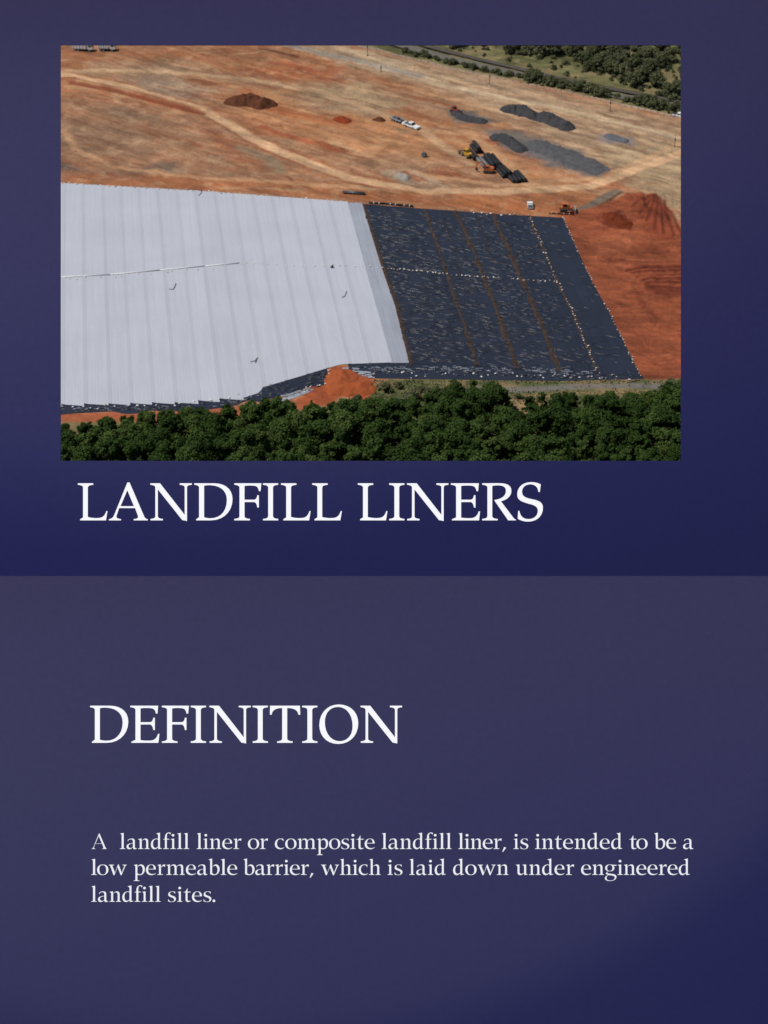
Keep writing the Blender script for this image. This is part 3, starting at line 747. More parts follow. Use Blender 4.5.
# ------------------------------------------------------------------ vehicles and machines
def wheel(parent, x, y, r, w, rim=True):
    mb = MB(); mb.tube((x, y - w / 2, r), (x, y + w / 2, r), r, n=14)
    o = mb.build('wheel', M['rubber'], parent)
    if rim:
        mb = MB(); s = 1 if y > 0 else -1
        mb.tube((x, y + s * w * .3, r), (x, y + s * (w / 2 + .03), r), r * .55, n=10); mb.build('rim', M['steel'], o)
    return o
def pickup(px, py, hd, label, bodym, L=5.0):
    e = empty('pickup_truck', P(px, py), hd); tag(e, label, 'pickup truck')
    mb = MB(); mb.prism([(-L / 2, .45), (-L / 2, 1.0), (-.1, 1.05), (.75, 1.05), (L / 2 - .1, .95), (L / 2, .75), (L / 2, .42)], -.9, .9); mb.build('body', bodym, e)
    mb = MB(); mb.prism([(-.75, 1.04), (-.55, 1.72), (.55, 1.74), (1.2, 1.04)], -.8, .8); mb.build('cab', bodym, e)
    mb = MB(); mb.prism([(.66, 1.66), (1.22, 1.1), (1.26, 1.13), (.70, 1.70)], -.72, .72); mb.build('windscreen', M['glass'], e)
    for s in (-1, 1):
        mb = MB(); mb.prism([(-.6, 1.12), (-.45, 1.62), (.5, 1.62), (.98, 1.12)], s * .80, s * .83); mb.build('side_window', M['glass'], e)
        mb = MB(); mb.box((L / 2 + .0, s * .62, .78), (.08, .32, .2), bev=.02); mb.build('headlight', M['chrome'], e)
    mb = MB(); mb.box((-1.65, 0, 1.062), (1.55, 1.62, .03)); mb.build('cargo_bed', M['darksteel'], e)
    for x in (-1.5, 1.5):
        for s in (-.85, .85): wheel(e, x, s, .38, .26)
    return e
def lorry(px, py, hd, label, L=8.0, body='white', bodyh=2.0):
    e = empty('haul_truck', P(px, py), hd); tag(e, label, 'truck')
    mb = MB(); mb.box((0, 0, .85), (L, 1.1, .3), bev=.05); mb.build('chassis', M['darksteel'], e)
    mb = MB(); mb.prism([(L / 2 - 2.1, 1.0), (L / 2 - 2.1, 2.9), (L / 2 - .55, 2.95), (L / 2 - .1, 1.9), (L / 2, 1.0)], -1.2, 1.2); cab = mb.build('cab', M['white'], e)
    mb = MB(); mb.prism([(L / 2 - .46, 2.75), (L / 2 - .11, 1.95), (L / 2 - .06, 1.97), (L / 2 - .41, 2.78)], -1.05, 1.05); mb.build('windscreen', M['glass'], cab)
    for s in (-1, 1):
        mb = MB(); mb.prism([(L / 2 - 1.7, 1.95), (L / 2 - 1.7, 2.7), (L / 2 - .7, 2.7), (L / 2 - .35, 1.95)], s * 1.2, s * 1.23); mb.build('side_window', M['glass'], cab)
    mb = MB(); bl_ = L - 2.5
    mb.prism([(-L / 2, 1.15), (-L / 2 - .15, 1.1 + bodyh), (L / 2 - 2.5, 1.1 + bodyh), (L / 2 - 2.5, 1.15)], -1.22, 1.22); b = mb.build('cargo_body', M[body], e)
    mb = MB()
    for k in range(5):
        x = -L / 2 + .4 + k * (bl_ - .8) / 4
        for s in (-1, 1): mb.box((x, s * 1.25, 1.15 + bodyh / 2), (.12, .07, bodyh - .1))
    mb.build('rib', M['steel'], b)
    for x in (-L / 2 + .9, -L / 2 + 2.1, L / 2 - 1.3):
        for s in (-1.05, 1.05): wheel(e, x, s, .52, .34)
    return e
lorry(83.5, 50.3, heading((70, 50), (95, 51)), 'left one of two white trucks at the top left corner of the photo', 8.0)
lorry(107.5, 50.5, heading((95, 50), (120, 51)), 'right one of two white trucks at the top left corner of the photo', 6.8, 'white', 1.7)
# pale truck with a dark flat trailer
ph = heading((396, 121), (414, 127.5))
pk = pickup(411, 127, ph, 'white pickup truck with a dark trailer on the open earth', M['white'], 6.4); pk.scale = (1.15, 1.15, 1.15)
tr = empty('flat_trailer', P(397, 121.3), ph); tag(tr, 'dark flat trailer parked behind the white pickup truck', 'trailer')
mb = MB(); mb.box((0, 0, .85), (5.6, 2.2, .22), bev=.04); mb.build('deck', M['darksteel'], tr)
for s in (-1.05, 1.05):
    mb = MB(); mb.box((0, s, 1.25), (5.4, .08, .5)); mb.build('side_rail', M['steel'], tr)
mb = MB(); mb.tube((2.8, 0, .8), (4.3, 0, .6), .08, n=8); mb.build('drawbar', M['darksteel'], tr)
for x in (-.8, .3):
    for s in (-1.0, 1.0): wheel(tr, x, s, .4, .25)
mb = MB(); mb.box((-.6, .1, 1.35), (2.6, 1.4, .8), bev=.15); mb.build('load', M['gravel_blue'], tr)
pickup(530, 207, heading((531, 212), (529.6, 202)), 'small white pickup truck on the dirt road above the black liner', M['white'], 4.8)
pickup(679, 117.5, heading((665, 116), (690, 121)), 'white pickup truck at the right edge beside the bushes', M['white'], 5.0)

def tracks(e, L, gauge, hgt, m=None):
    for s in (-1, 1):
        n = 10; mb = MB(); prof = []
        for i in range(n + 1):
            t = math.pi * i / n; prof.append((L / 2 - hgt / 2 + math.sin(t) * hgt / 2, hgt / 2 + math.cos(t) * hgt / 2))
        for i in range(n + 1):
            t = math.pi + math.pi * i / n; prof.append((-L / 2 + hgt / 2 + math.sin(t) * hgt / 2, hgt / 2 + math.cos(t) * hgt / 2))
        mb.prism(prof, s * gauge / 2 - .28, s * gauge / 2 + .28); t_ = mb.build('track', M['rubber'], e)
        mb = MB()
        for x in np.linspace(-L / 2 + hgt / 2, L / 2 - hgt / 2, 4):
            mb.tube((x, s * (gauge / 2 + .28), hgt / 2), (x, s * (gauge / 2 + .34), hgt / 2), hgt * .33, n=8)
        mb.build('roller', M['darksteel'], t_)
def dozer(px, py, hd, label, m, sc=1.0):
    e = empty('bulldozer', P(px, py), hd); e.scale = (sc,) * 3; tag(e, label, 'bulldozer')
    tracks(e, 4.0, 2.1, 1.0)
    mb = MB(); mb.prism([(-1.7, .55), (-1.7, 1.5), (.1, 1.65), (1.9, 1.45), (2.0, .6)], -.72, .72); mb.build('engine_body', m, e)
    mb = MB()
    for x in (-1.1, .25):
        for s in (-.68, .68): mb.box((x, s, 2.05), (.1, .1, 1.1))
    mb.box((-.42, 0, 2.66), (1.7, 1.6, .12), bev=.04); cab = mb.build('cab_frame', m, e)
    mb = MB(); mb.box((-.42, 0, 2.02), (1.2, 1.2, .9), bev=.05); mb.build('window', M['glass'], cab)
    mb = MB(); mb.prism([(2.9, .12), (2.72, .6), (2.78, 1.25), (2.9, 1.3), (2.86, .6), (3.05, .14)], -1.65, 1.65); mb.build('blade', M['steel'], e)
    for s in (-1, 1):
        mb = MB(); mb.tube((.2, s * 1.45, .55), (2.75, s * 1.45, .5), .12, n=8); mb.build('push_arm', m, e)
    mb = MB(); mb.tube((1.1, .3, 1.5), (1.1, .3, 2.4), .08, n=8); mb.build('exhaust_pipe', M['darksteel'], e)
    return e
dozer(566, 211, heading((556, 210), (574, 212)) + .25, 'orange bulldozer beside the top right corner of the black liner', M['orange'], 1.05)
dozer(455, 112, heading((448, 110), (468, 119)), 'small dull red bulldozer at the grey gravel pile', M['red'], .85)
def excavator(px, py, hd, label, m, swing=0.0, sc=1.0):
    e = empty('excavator', P(px, py), hd); e.scale = (sc,) * 3; tag(e, label, 'excavator')
    tracks(e, 3.6, 2.2, .85)
    mb = MB(); mb.tube((0, 0, .7), (0, 0, 1.0), .6, n=14); mb.build('turntable', M['darksteel'], e)
    mb = MB(); mb.prism([(-1.9, 1.0), (-1.95, 1.7), (-1.5, 2.0), (.9, 1.9), (1.1, 1.0)], -1.2, 1.2); mb.build('house', m, e)
    mb = MB(); mb.prism([(-.3, 1.92), (-.3, 2.85), (.75, 2.85), (1.25, 1.6), (1.25, 1.05), (1.11, 1.05), (.92, 1.92)], .2, 1.18); cab = mb.build('cab', m, e)
    mb = MB(); mb.prism([(-.15, 2.0), (-.15, 2.7), (.7, 2.7), (1.0, 2.0)], 1.18, 1.21); mb.build('side_window', M['glass'], cab)
    mb = MB(); mb.prism([(.80, 2.75), (1.27, 1.6), (1.31, 1.62), (.84, 2.77)], .28, 1.1); mb.build('windscreen', M['glass'], cab)
    mb = MB(); mb.prism([(.9, 1.3), (1.5, 3.1), (2.7, 3.95), (4.2, 3.5), (4.1, 3.2), (2.7, 3.5), (1.9, 2.9), (1.4, 1.3)], -.42, -.08); mb.build('boom', m, e)
    mb = MB(); mb.prism([(3.9, 3.75), (4.35, 3.55), (4.75, 1.3), (4.45, 1.25)], -.38, -.12); mb.build('dipper_arm', m, e)
    mb = MB(); mb.prism([(4.8, 1.4), (4.35, 1.2), (3.75, .7), (3.9, .2), (4.5, .35), (4.85, .9)], -.7, .2); mb.build('bucket', M['darksteel'], e)
    mb = MB(); mb.tube((1.6, -.25, 2.1), (2.6, -.25, 3.4), .09, n=8); mb.tube((2.9, -.25, 3.9), (4.0, -.25, 3.85), .07, n=8); mb.build('hydraulic_ram', M['steel'], e)
    return e
excavator(488.5, 172.5, heading((500, 173), (480, 171.5)), 'orange excavator in front of the stacked black rolls', M['orange'], 0, .95)
# yellow wheel loader
wlr = empty('wheel_loader', P(466, 156), heading((468, 157), (461, 153)))
tag(wlr, 'yellow wheel loader at the upper left end of the black roll stacks', 'wheel loader'); wlr.scale = (.95,) * 3
mb = MB(); mb.prism([(-2.6, .8), (-2.6, 1.7), (-2.2, 1.9), (-.4, 1.9), (-.4, .8)], -.95, .95); mb.build('engine_body', M['yellow'], wlr)
mb = MB(); mb.prism([(-.41, .8), (-.41, 2.0), (.6, 2.0), (1.4, 1.3), (1.5, .8)], -.7, .7); mb.build('front_frame', M['yellow'], wlr)
mb = MB(); mb.prism([(-1.2, 1.91), (-1.15, 3.1), (.35, 3.1), (.62, 2.01)], -.8, .8); cab = mb.build('cab', M['yellow'], wlr)
for s in (-1, 1):
    mb = MB(); mb.prism([(-1.0, 2.1), (-1.0, 2.9), (.22, 2.9), (.42, 2.1)], s * .8, s * .83); mb.build('side_window', M['glass'], cab)
for s in (-1, 1):
    mb = MB(); mb.prism([(.6, 1.7), (.8, 2.0), (2.6, .8), (2.5, .55)], s * .75 - .1, s * .75 + .1); mb.build('lift_arm', M['yellow'], wlr)
mb = MB(); mb.prism([(2.4, .2), (2.35, 1.0), (2.8, 1.25), (3.5, 1.2), (3.1, .95), (2.75, .6), (2.9, .35), (3.6, .2)], -1.25, 1.25); mb.build('bucket', M['darksteel'], wlr)
for x in (-1.8, 1.2):
    for s in (-1.0, 1.0): wheel(wlr, x, s, .68, .5)
# mobile pump
gp = empty('pump_trailer', P(424, 156.5), heading((419, 155), (430, 158))); tag(gp, 'small dark mobile pump standing alone on the orange earth', 'pump')
mb = MB(); mb.box((0, 0, .75), (2.2, 1.2, .25), bev=.05); mb.build('frame', M['darksteel'], gp)
mb = MB(); mb.box((.1, 0, 1.3), (1.4, .95, .85), bev=.1); mb.build('housing', M['gravel_blue'], gp)
mb = MB(); mb.tube((-.2, 0, 1.7), (-.2, 0, 3.2), .07, n=8); mb.build('mast', M['steel'], gp)
mb = MB(); mb.tube((1.1, 0, .7), (2.4, .2, .35), .07, n=8); mb.build('drawbar', M['darksteel'], gp)
for s in (-.7, .7): wheel(gp, -.1, s, .36, .22)
# low dark pipe rack by the liner's top edge
pr = empty('pipe_rack', P(354, 194), heading((343, 193), (366, 195))); tag(pr, 'low dark rack of pipes just above the top edge of the white liner', 'pipe rack')
for x in (-3, 0, 3):
    mb = MB(); mb.box((x, 0, .2), (.25, 1.6, .4), bev=.03); mb.build('bearer', M['wood'], pr)
for k in range(5):
    mb = MB(); mb.tube((-4 + random.uniform(-.3, .2), -.6 + .3 * k, .55), (4 + random.uniform(-.6, .3), -.6 + .3 * k, .55), .145, n=10); mb.build('pipe', M['darksteel'], pr)

# ------------------------------------------------------------------ stacked rolls of liner
def roll_mesh(L, r, m):
    e = MB(); n = 16
    e.tube((-L / 2, 0, r), (L / 2, 0, r), r, n=n)
    return e
def liner_roll(px, py, hd, label, group, L=6.6, r=.55, m='blackroll', z=0.0):
    e = empty('liner_roll', P(px, py, z), hd); tag(e, label, 'sheet roll', group)
    mb = MB(); mb.tube((-L / 2, 0, r), (L / 2, 0, r), r, n=16)
    mb.build('wound_sheet', M[m], e)
    mb = MB(); mb.tube((-L / 2 - .12, 0, r), (L / 2 + .12, 0, r), .14, n=8); mb.build('core', M['darksteel'], e)
    mb = MB()
    for x in (-L * .3, L * .3): mb.tube((x - .06, 0, r), (x + .06, 0, r), r + .015, n=16)
    mb.build('strap', M['darksteel'], e)
    return e
RH = heading((468, 148), (484, 166))
def stack(px, py, n, layers, label, group, L=6.6, r=.55, m='blackroll'):
    c = G(px, py); nx, ny = -math.sin(RH), math.cos(RH)
    for l in range(layers):
        for k in range(n - l):
            off = (k - (n - l - 1) / 2) * r * 2.06
            x, y = c.x + nx * off, c.y + ny * off
            e = liner_roll(0, 0, RH, label, group, L * random.uniform(.94, 1.04), r, m)
            e.rotation_euler = (0, 0, RH + random.gauss(0, .035))
            e.location = (x + math.cos(RH) * random.uniform(-.4, .4), y + math.sin(RH) * random.uniform(-.4, .4), hz(c.x, c.y) + l * r * 1.75)
stack(476.5, 150.5, 2, 2, 'black roll in the small uppermost stack behind the yellow loader', 'black rolls in the uppermost stack', 7.0, .7)
stack(472, 155.5, 2, 1, 'black roll in the low stack right beside the yellow loader', 'black rolls beside the yellow loader', 8.5, .6)
stack(484.5, 163.5, 3, 1, 'grey roll in the pale stack between the black stacks', 'grey rolls between the black stacks', 7.5, .62, 'greyroll')
stack(493, 164.5, 4, 2, 'black roll in the large middle stack behind the orange excavator', 'black rolls in the large middle stack', 9.5, .62)
stack(503, 172.5, 3, 2, 'black roll in the long stack right of the orange excavator', 'black rolls right of the orange excavator', 10.5, .62)
stack(516, 178.5, 4, 1, 'black roll in the lowest stack nearest the haul road', 'black rolls in the lowest stack', 8.0, .66)

# ------------------------------------------------------------------ posts, fence, cords
def pole(px, py, h, label, arm=True):
    e = empty('utility_pole', P(px, py)); tag(e, label, 'pole')
    mb = MB(); mb.tube((0, 0, -.3), (0, 0, h), .12, .09, n=8); mb.build('post', M['wood'], e)
    if arm:
        mb = MB(); mb.box((0, 0, h - .6), (1.7, .12, .14), bev=.02); mb.build('crossarm', M['wood'], e)
    mb = MB(); mb.box((0, -.22, h * .62), (.5, .3, .7), bev=.04); mb.build('meter_box', M['darksteel'], e)
    mb = MB(); mb.tube((0, 0, -.1), (0, 0, .35), .3, .26, n=10); mb.build('footing', M['wood'] if px != 489.3 else M['bag'], e)
    return e
pole(367.5, 56.5, 6.2, 'dark utility pole near the top middle left of the green verge')
pole(489.3, 86.5, 6.2, 'dark utility pole with white footing at the fence left of the bushes')
pole(610, 111, 5.2, 'thin dark utility pole in front of the right hand bushes', False)
pole(674.5, 147, 4.4, 'short thin dark pole at the right edge of the tan field', False)
pole(381, 72, 3.0, 'thin short marker pole on the tan field below the dark utility pole', False)

fe = empty('silt_fence', (0, 0, 0)); tag(fe, 'low pale silt fence along the far edge of the bare earth', 'fence')
mb = MB(); w = []
for (a, b) in zip(FENCE[:-1], FENCE[1:]):
    for t in np.linspace(0, 1, 24, endpoint=False): w.append(G(a[0] + (b[0] - a[0]) * t, a[1] + (b[1] - a[1]) * t))
vs = []
for i, p in enumerate(w):
    z = hz(p.x, p.y); s = .05
    top = z + random.uniform(.25, .45)
    vs += [(p.x, p.y, z - .2), (p.x, p.y, top), (p.x, p.y + s, top), (p.x, p.y + s, z - .2)]
mb.add(vs, [(4 * i + k, 4 * i + (k + 1) % 4, 4 * (i + 1) + (k + 1) % 4, 4 * (i + 1) + k) for i in range(len(w) - 1) for k in range(4)])
mb.build('cloth', M['fence'], fe)
mb = MB()
for p in w[::2]:
    mb.tube((p.x, p.y - .1, hz(p.x, p.y) - .1), (p.x, p.y - .1, hz(p.x, p.y) + .6), .06, n=6)
mb.build('stakes', M['wood'], fe)['kind'] = 'stuff'

def cord(pts, label, r=.11):
    c = G(*pts[0]); mb = MB()
    o_ = [G(*p) - c for p in pts]
    for i in range(len(o_) - 1):
        a, b = o_[i].copy(), o_[i + 1].copy(); a.z = .22; b.z = .22
        mb.tube(a, b, r, n=6)
    o = mb.build('loose_cord', M['cord'], None); o.location = c
    return tag(o, label, 'cord')
cord([(169, 289.5), (173, 290), (174.5, 288), (176, 284)], 'hooked grey cord on the white liner below the bright fold')
cord([(342, 298), (345, 296.5), (346.5, 292)], 'curled grey cord on the white liner left of the grey strip')
cord([(250.5, 362.5), (255, 361.5), (257.5, 358), (255.5, 363.5)], 'forked grey cord near the lower middle of the white liner')
cord([(198.5, 196), (201, 194), (201.5, 189.5)], 'short dark cord hanging off the top edge of the white liner')
heap_b = MB(); g = G(332, 268)
heap_b.box((0, 0, .25), (.9, .7, .45), bev=.12, rz=.4); heap_b.box((.2, .1, .58), (.5, .45, .25), bev=.08)
o = heap_b.build('black_sack', M['blackroll']); o.location = (g.x, g.y, .12); tag(o, 'black sack lying in the sandbag row of the white liner', 'sack')

# ------------------------------------------------------------------ trees
def leaf_mat(name, c1, c2, c3):
    m, nt, b = new_mat(name); N, L = nt.nodes, nt.links
    b.inputs['Roughness'].default_value = .8; b.inputs['Specular IOR Level'].default_value = .08
    at = N.new('ShaderNodeAttribute'); at.attribute_name = 'leaf_tint'
    oi = N.new('ShaderNodeObjectInfo')
    ra = N.new('ShaderNodeValToRGB'); ra.color_ramp.elements[0].color = (*c1, 1); ra.color_ramp.elements[1].color = (*c3, 1)
    e = ra.color_ramp.elements.new(.55); e.color = (*c2, 1)
    ad = N.new('ShaderNodeMath'); ad.operation = 'MULTIPLY_ADD'; ad.inputs[1].default_value = .75
    mr = N.new('ShaderNodeMapRange'); mr.inputs['To Min'].default_value = -.22; mr.inputs['To Max'].default_value = .55
    L.new(oi.outputs['Random'], mr.inputs['Value']); L.new(at.outputs['Fac'], ad.inputs[0]); L.new(mr.outputs['Result'], ad.inputs[2])
    L.new(ad.outputs[0], ra.inputs['Fac']); L.new(ra.outputs['Color'], b.inputs['Base Color'])
    tl = N.new('ShaderNodeBsdfTranslucent'); ms = N.new('ShaderNodeMixShader'); ms.inputs['Fac'].default_value = .38
    L.new(ra.outputs['Color'], tl.inputs['Color']); L.new(b.outputs['BSDF'], ms.inputs[1]); L.new(tl.outputs['BSDF'], ms.inputs[2])
    L.new(ms.outputs['Shader'], N['Material Output'].inputs['Surface'])
    return m
M['leaf'] = leaf_mat('dark_foliage', (.024, .046, .010), (.042, .074, .016), (.078, .112, .028))
M['leaf_far'] = leaf_mat('far_foliage', (.075, .084, .040), (.10, .108, .052), (.14, .14, .075))
M['bark'] = mat('bark', (.10, .08, .06), .9, .3, 1.5)
def crown_mesh(h, rad, seed, leaf=.5, n=1500, lobes=11, base=.22):
    rs = np.random.RandomState(seed); blobs = []
    for k in range(lobes):
        t = rs.uniform(0, 1); zz = h * (base + (1 - base) * t * .92); rr = rad * (1 - .6 * t ** 1.5) * rs.uniform(.3, 1.1); a = rs.uniform(0, 6.28)
        blobs.append((rr * math.cos(a), rr * math.sin(a), zz, rad * rs.uniform(.12, .34)))
    blobs.append((0, 0, h * .58, rad * .5)); blobs.append((rs.uniform(-.3, .3), rs.uniform(-.3, .3), h * .86, rad * .34))
    vol = np.array([b[3] ** 1.6 for b in blobs]); vol /= vol.sum()
    V = np.empty((n, 4, 3)); T = np.empty(n)
    for i in range(n):
        b = blobs[rs.choice(len(blobs), p=vol)]
        d = rs.normal(size=3); d /= np.linalg.norm(d); q = b[3] * (rs.uniform(.25, 1) ** .5) * rs.uniform(.85, 1.22)
        c = np.array(b[:3]) + d * q * np.array((1, 1, .85))
        nrm = d * 1.0 + np.array((0, 0, .4)) + rs.normal(size=3) * .5; nrm /= np.linalg.norm(nrm)
        u = np.cross(nrm, rs.normal(size=3)); u /= np.linalg.norm(u); w_ = np.cross(nrm, u); s = leaf * rs.uniform(.5, 1.25)
        for k, (p, r_) in enumerate(((-1, -.55), (1, -.55), (.75, .6), (-.7, .6))):
            V[i, k] = c + u * p * s * .6 + w_ * r_ * s
        T[i] = rs.uniform(.2, .62) + (.2 if rs.rand() < .06 else 0) + .12 * math.sin(5 * b[0] + 3 * b[1])
    me = bpy.data.meshes.new('crown')
    me.from_pydata(V.reshape(-1, 3).tolist(), [], [(4 * i, 4 * i + 1, 4 * i + 2, 4 * i + 3) for i in range(n)])
    a = me.attributes.new('leaf_tint', 'FLOAT', 'FACE'); a.data.foreach_set('value', T)
    return me
def trunk_mesh(h, rad, seed):
    rs = random.Random(seed); mb = MB()
    mb.tube((0, 0, -.3), (0, 0, h * .45), .22, .14, n=8); mb.tube((0, 0, h * .45), (.1, 0, h * .85), .14, .04, n=6)
    for k in range(6):
        a = k * 1.05 + rs.uniform(-.3, .3); z = h * rs.uniform(.25, .55)
        mb.tube((0, 0, z), (rad * .75 * math.cos(a), rad * .75 * math.sin(a), z + h * rs.uniform(.12, .3)), .09, .025, n=6)
    return mb.mesh('trunk')
def kinds(nk, h, rad, lm, seed, **kw):
    out = []
    for k in range(nk):
        hh = h * (1 + .12 * math.sin(k * 2.1)); rr = rad * (1 + .12 * math.cos(k * 1.7))
        cm = crown_mesh(hh, rr, seed + k, **kw); cm.materials.append(M[lm]); tm = trunk_mesh(hh, rr, seed + k); tm.materials.append(M['bark'])
        out.append((cm, tm))
    return out
def plant(name, kind, loc, sc, label, cat, group):
    e = empty(name, loc, random.uniform(0, 6.28)); e.scale = (sc * random.uniform(.92, 1.08), sc * random.uniform(.92, 1.08), sc)
    tag(e, label, cat, group)
    for nm, me in (('crown', kind[0]), ('trunk', kind[1])):
        o = bpy.data.objects.new(nm, me); COL.objects.link(o); o.parent = e
    return e
BIG = []
for q, (h_, r_, lb, bs, n_) in enumerate(((9.3, 3.6, 40, .2, 4600), (9.8, 2.7, 46, .14, 4200), (8.6, 4.3, 34, .3, 5200), (9.6, 3.2, 26, .24, 3600), (8.8, 3.9, 60, .16, 5200), (9.9, 2.3, 30, .12, 3400), (8.9, 3.4, 18, .3, 3600), (9.4, 4.0, 50, .22, 4800))):
    BIG += kinds(1, h_, r_, 'leaf', 100 + q, leaf=.36, n=n_, lobes=lb, base=bs)
FARK = kinds(5, 5.2, 3.9, 'leaf_far', 200, leaf=.42, n=2600, lobes=30, base=.06)
BUSH = kinds(5, 2.6, 2.6, 'leaf_far', 300, leaf=.32, n=1300, lobes=20, base=.03)
# foreground wood: height of the canopy line read along the picture
CAN = [(-100, 424), (60, 424), (80, 425), (110, 417), (150, 413), (200, 409), (240, 402), (270, 399), (320, 402), (345, 400), (380, 398), (408, 398), (430, 392), (455, 381), (498, 379), (507, 402), (522, 404), (532, 394), (560, 393), (590, 396), (620, 390), (650, 391), (664, 382), (690, 378), (800, 385)]
k = 0
Yr = 480.0
rows = []
while Yr > 434:
    x = -135 + random.uniform(0, 4)
    while x < 135:
        rows.append((x + random.uniform(-1.4, 1.4), Yr + random.uniform(-1.6, 1.6))); x += random.uniform(4.4, 6.6)
    Yr -= 5.2
def proj(v):
    d = Vector((v[0], v[1], v[2] - H)); zc = d.y * CT - d.z * ST; yc = d.y * ST + d.z * CT
    return 384 + F * d.x / zc, 512 - F * yc / zc
FRONT = 'trees along the front of the wood facing the liner'; DEEP = 'trees deep in the wood'
nt_ = 0
for (x, y) in rows:
    hmax = 12.0
    bx, by = proj((x, y, 0))
    if not (-60 < bx < 830): continue
    lim = interp(CAN, bx)
    # tallest tree that stays under the canopy line
    hh = 0
    for cand in np.arange(11.5, 1.5, -.5):
        if proj((x, y, cand))[1] >= lim - 1: hh = cand; break
    if hh < 2.4 or proj((x, y, min(hh, 11)))[1] > 459: continue
    sc = min(hh, random.choice((6.2, 8, 9, 10, 11.5)) * random.uniform(.9, 1.1)) / 9.3
    front = proj((x, y, 9.3 * sc))[1] < lim + 9
    plant('broadleaf_tree', random.choice(BIG), (x, y, hz(x, y)), sc,
          'dark green tree on the upper edge of the wood below the liner' if front else 'dark green tree deep in the wood at the bottom of the photo', 'tree', FRONT if front else DEEP)
    nt_ += 1
for (px, py, s) in ((385, 391, .55), (398, 388, .5), (412, 400, .8), (422, 392, .45), (436, 401, 1.0), (519, 398, .35), (358, 403, .6), (667, 399, 1.15), (676, 398, 1.2), (690, 399, 1.2)):
    plant('shrub', BUSH[int(px) % 4], P(px, py), s * 1.5, 'green shrub standing on the rough grass at the foot of the black liner' if px < 600 else 'leafy shrub at the right edge below the red earth', 'shrub', 'shrubs at the foot of the liner' if px < 600 else 'shrubs at the right edge')
# bushes along the fence and woods beyond the railway
for k in range(58):
    t = k / 57; px = 405 + t * 290 + random.uniform(-3, 3)
    big = (528 < px < 552) or (560 < px < 610) or px > 640
    py = interp([(400, 52.5), (450, 65), (544, 84.5), (612, 99), (690, 117)], px) - random.uniform(.5, 2.5)
    plant('bush', BUSH[k % 5], P(px, py), random.uniform(.95, 1.45) if big else random.uniform(.45, .85),
          'large dark bush in the row between fence and road' if big else 'small bush in the row between fence and road', 'bush', 'large bushes along the fence' if big else 'small bushes along the fence')
FW = [(515, 47), (522, 46), (530, 48), (540, 50), (552, 50), (566, 48), (578, 51), (590, 52), (600, 50), (612, 54), (604, 60), (618, 62), (626, 56), (636, 60), (646, 54), (622, 72), (630, 70), (642, 74), (650, 68), (612, 68), (660, 62), (668, 56), (680, 50), (690, 60), (655, 82), (666, 90), (676, 94), (640, 46), (620, 44), (600, 42), (575, 40), (545, 40), (660, 44), (685, 74), (700, 90), (700, 50), (455, 40), (480, 38), (430, 33), (634, 80), (598, 66), (586, 60)]
for k, (px, py) in enumerate(FW):
    plant('woodland_tree', FARK[k % 5], P(px + random.uniform(-2, 2), py + 5 + random.uniform(-1, 1)), random.uniform(.8, 1.15), 'grey green tree in the woodland beyond the railway at the upper right', 'tree', 'woodland trees beyond the railway')
for k in range(150):
    px = random.uniform(455, 685); py = random.uniform(46, 100)
    if py > interp([(400, 34), (450, 50), (544, 72), (600, 84), (681, 99)], px): continue
    plant('scrub_bush', BUSH[k % 5], P(px, py), random.uniform(.2, .6), 'low scrub bush scattered on the grass beyond the railway', 'bush', 'scrub beyond the railway')

# ------------------------------------------------------------------ tall rough grass at the near foot
def tufts():
    rs = random.Random(5); mb = MB()
    for _ in range(5200):
        px = rs.uniform(372, 700); py = rs.uniform(380.5, 404)
        if 384 < py < 391 and px > 470 and rs.random() < .93: continue
        g = G(px, py); z = hz(g.x, g.y); s = rs.uniform(.25, .6); a = rs.uniform(0, 3.14)
        if z > 1.0: continue
        mb.add([(g.x - s * .5 * math.cos(a), g.y - s * .5 * math.sin(a), z - .03), (g.x + s * .5 * math.cos(a), g.y + s * .5 * math.sin(a), z - .03), (g.x + rs.uniform(-.2, .2), g.y + rs.uniform(-.2, .2), z + s)], [(0, 1, 2)])
    o = mb.build('rough_grass', mat('dry_grass', (.13, .135, .055), .9, .4, .4), recalc=False)
    tag(o, 'rough olive grass between the black liner and the wood', 'grass', kind='stuff')
tufts()

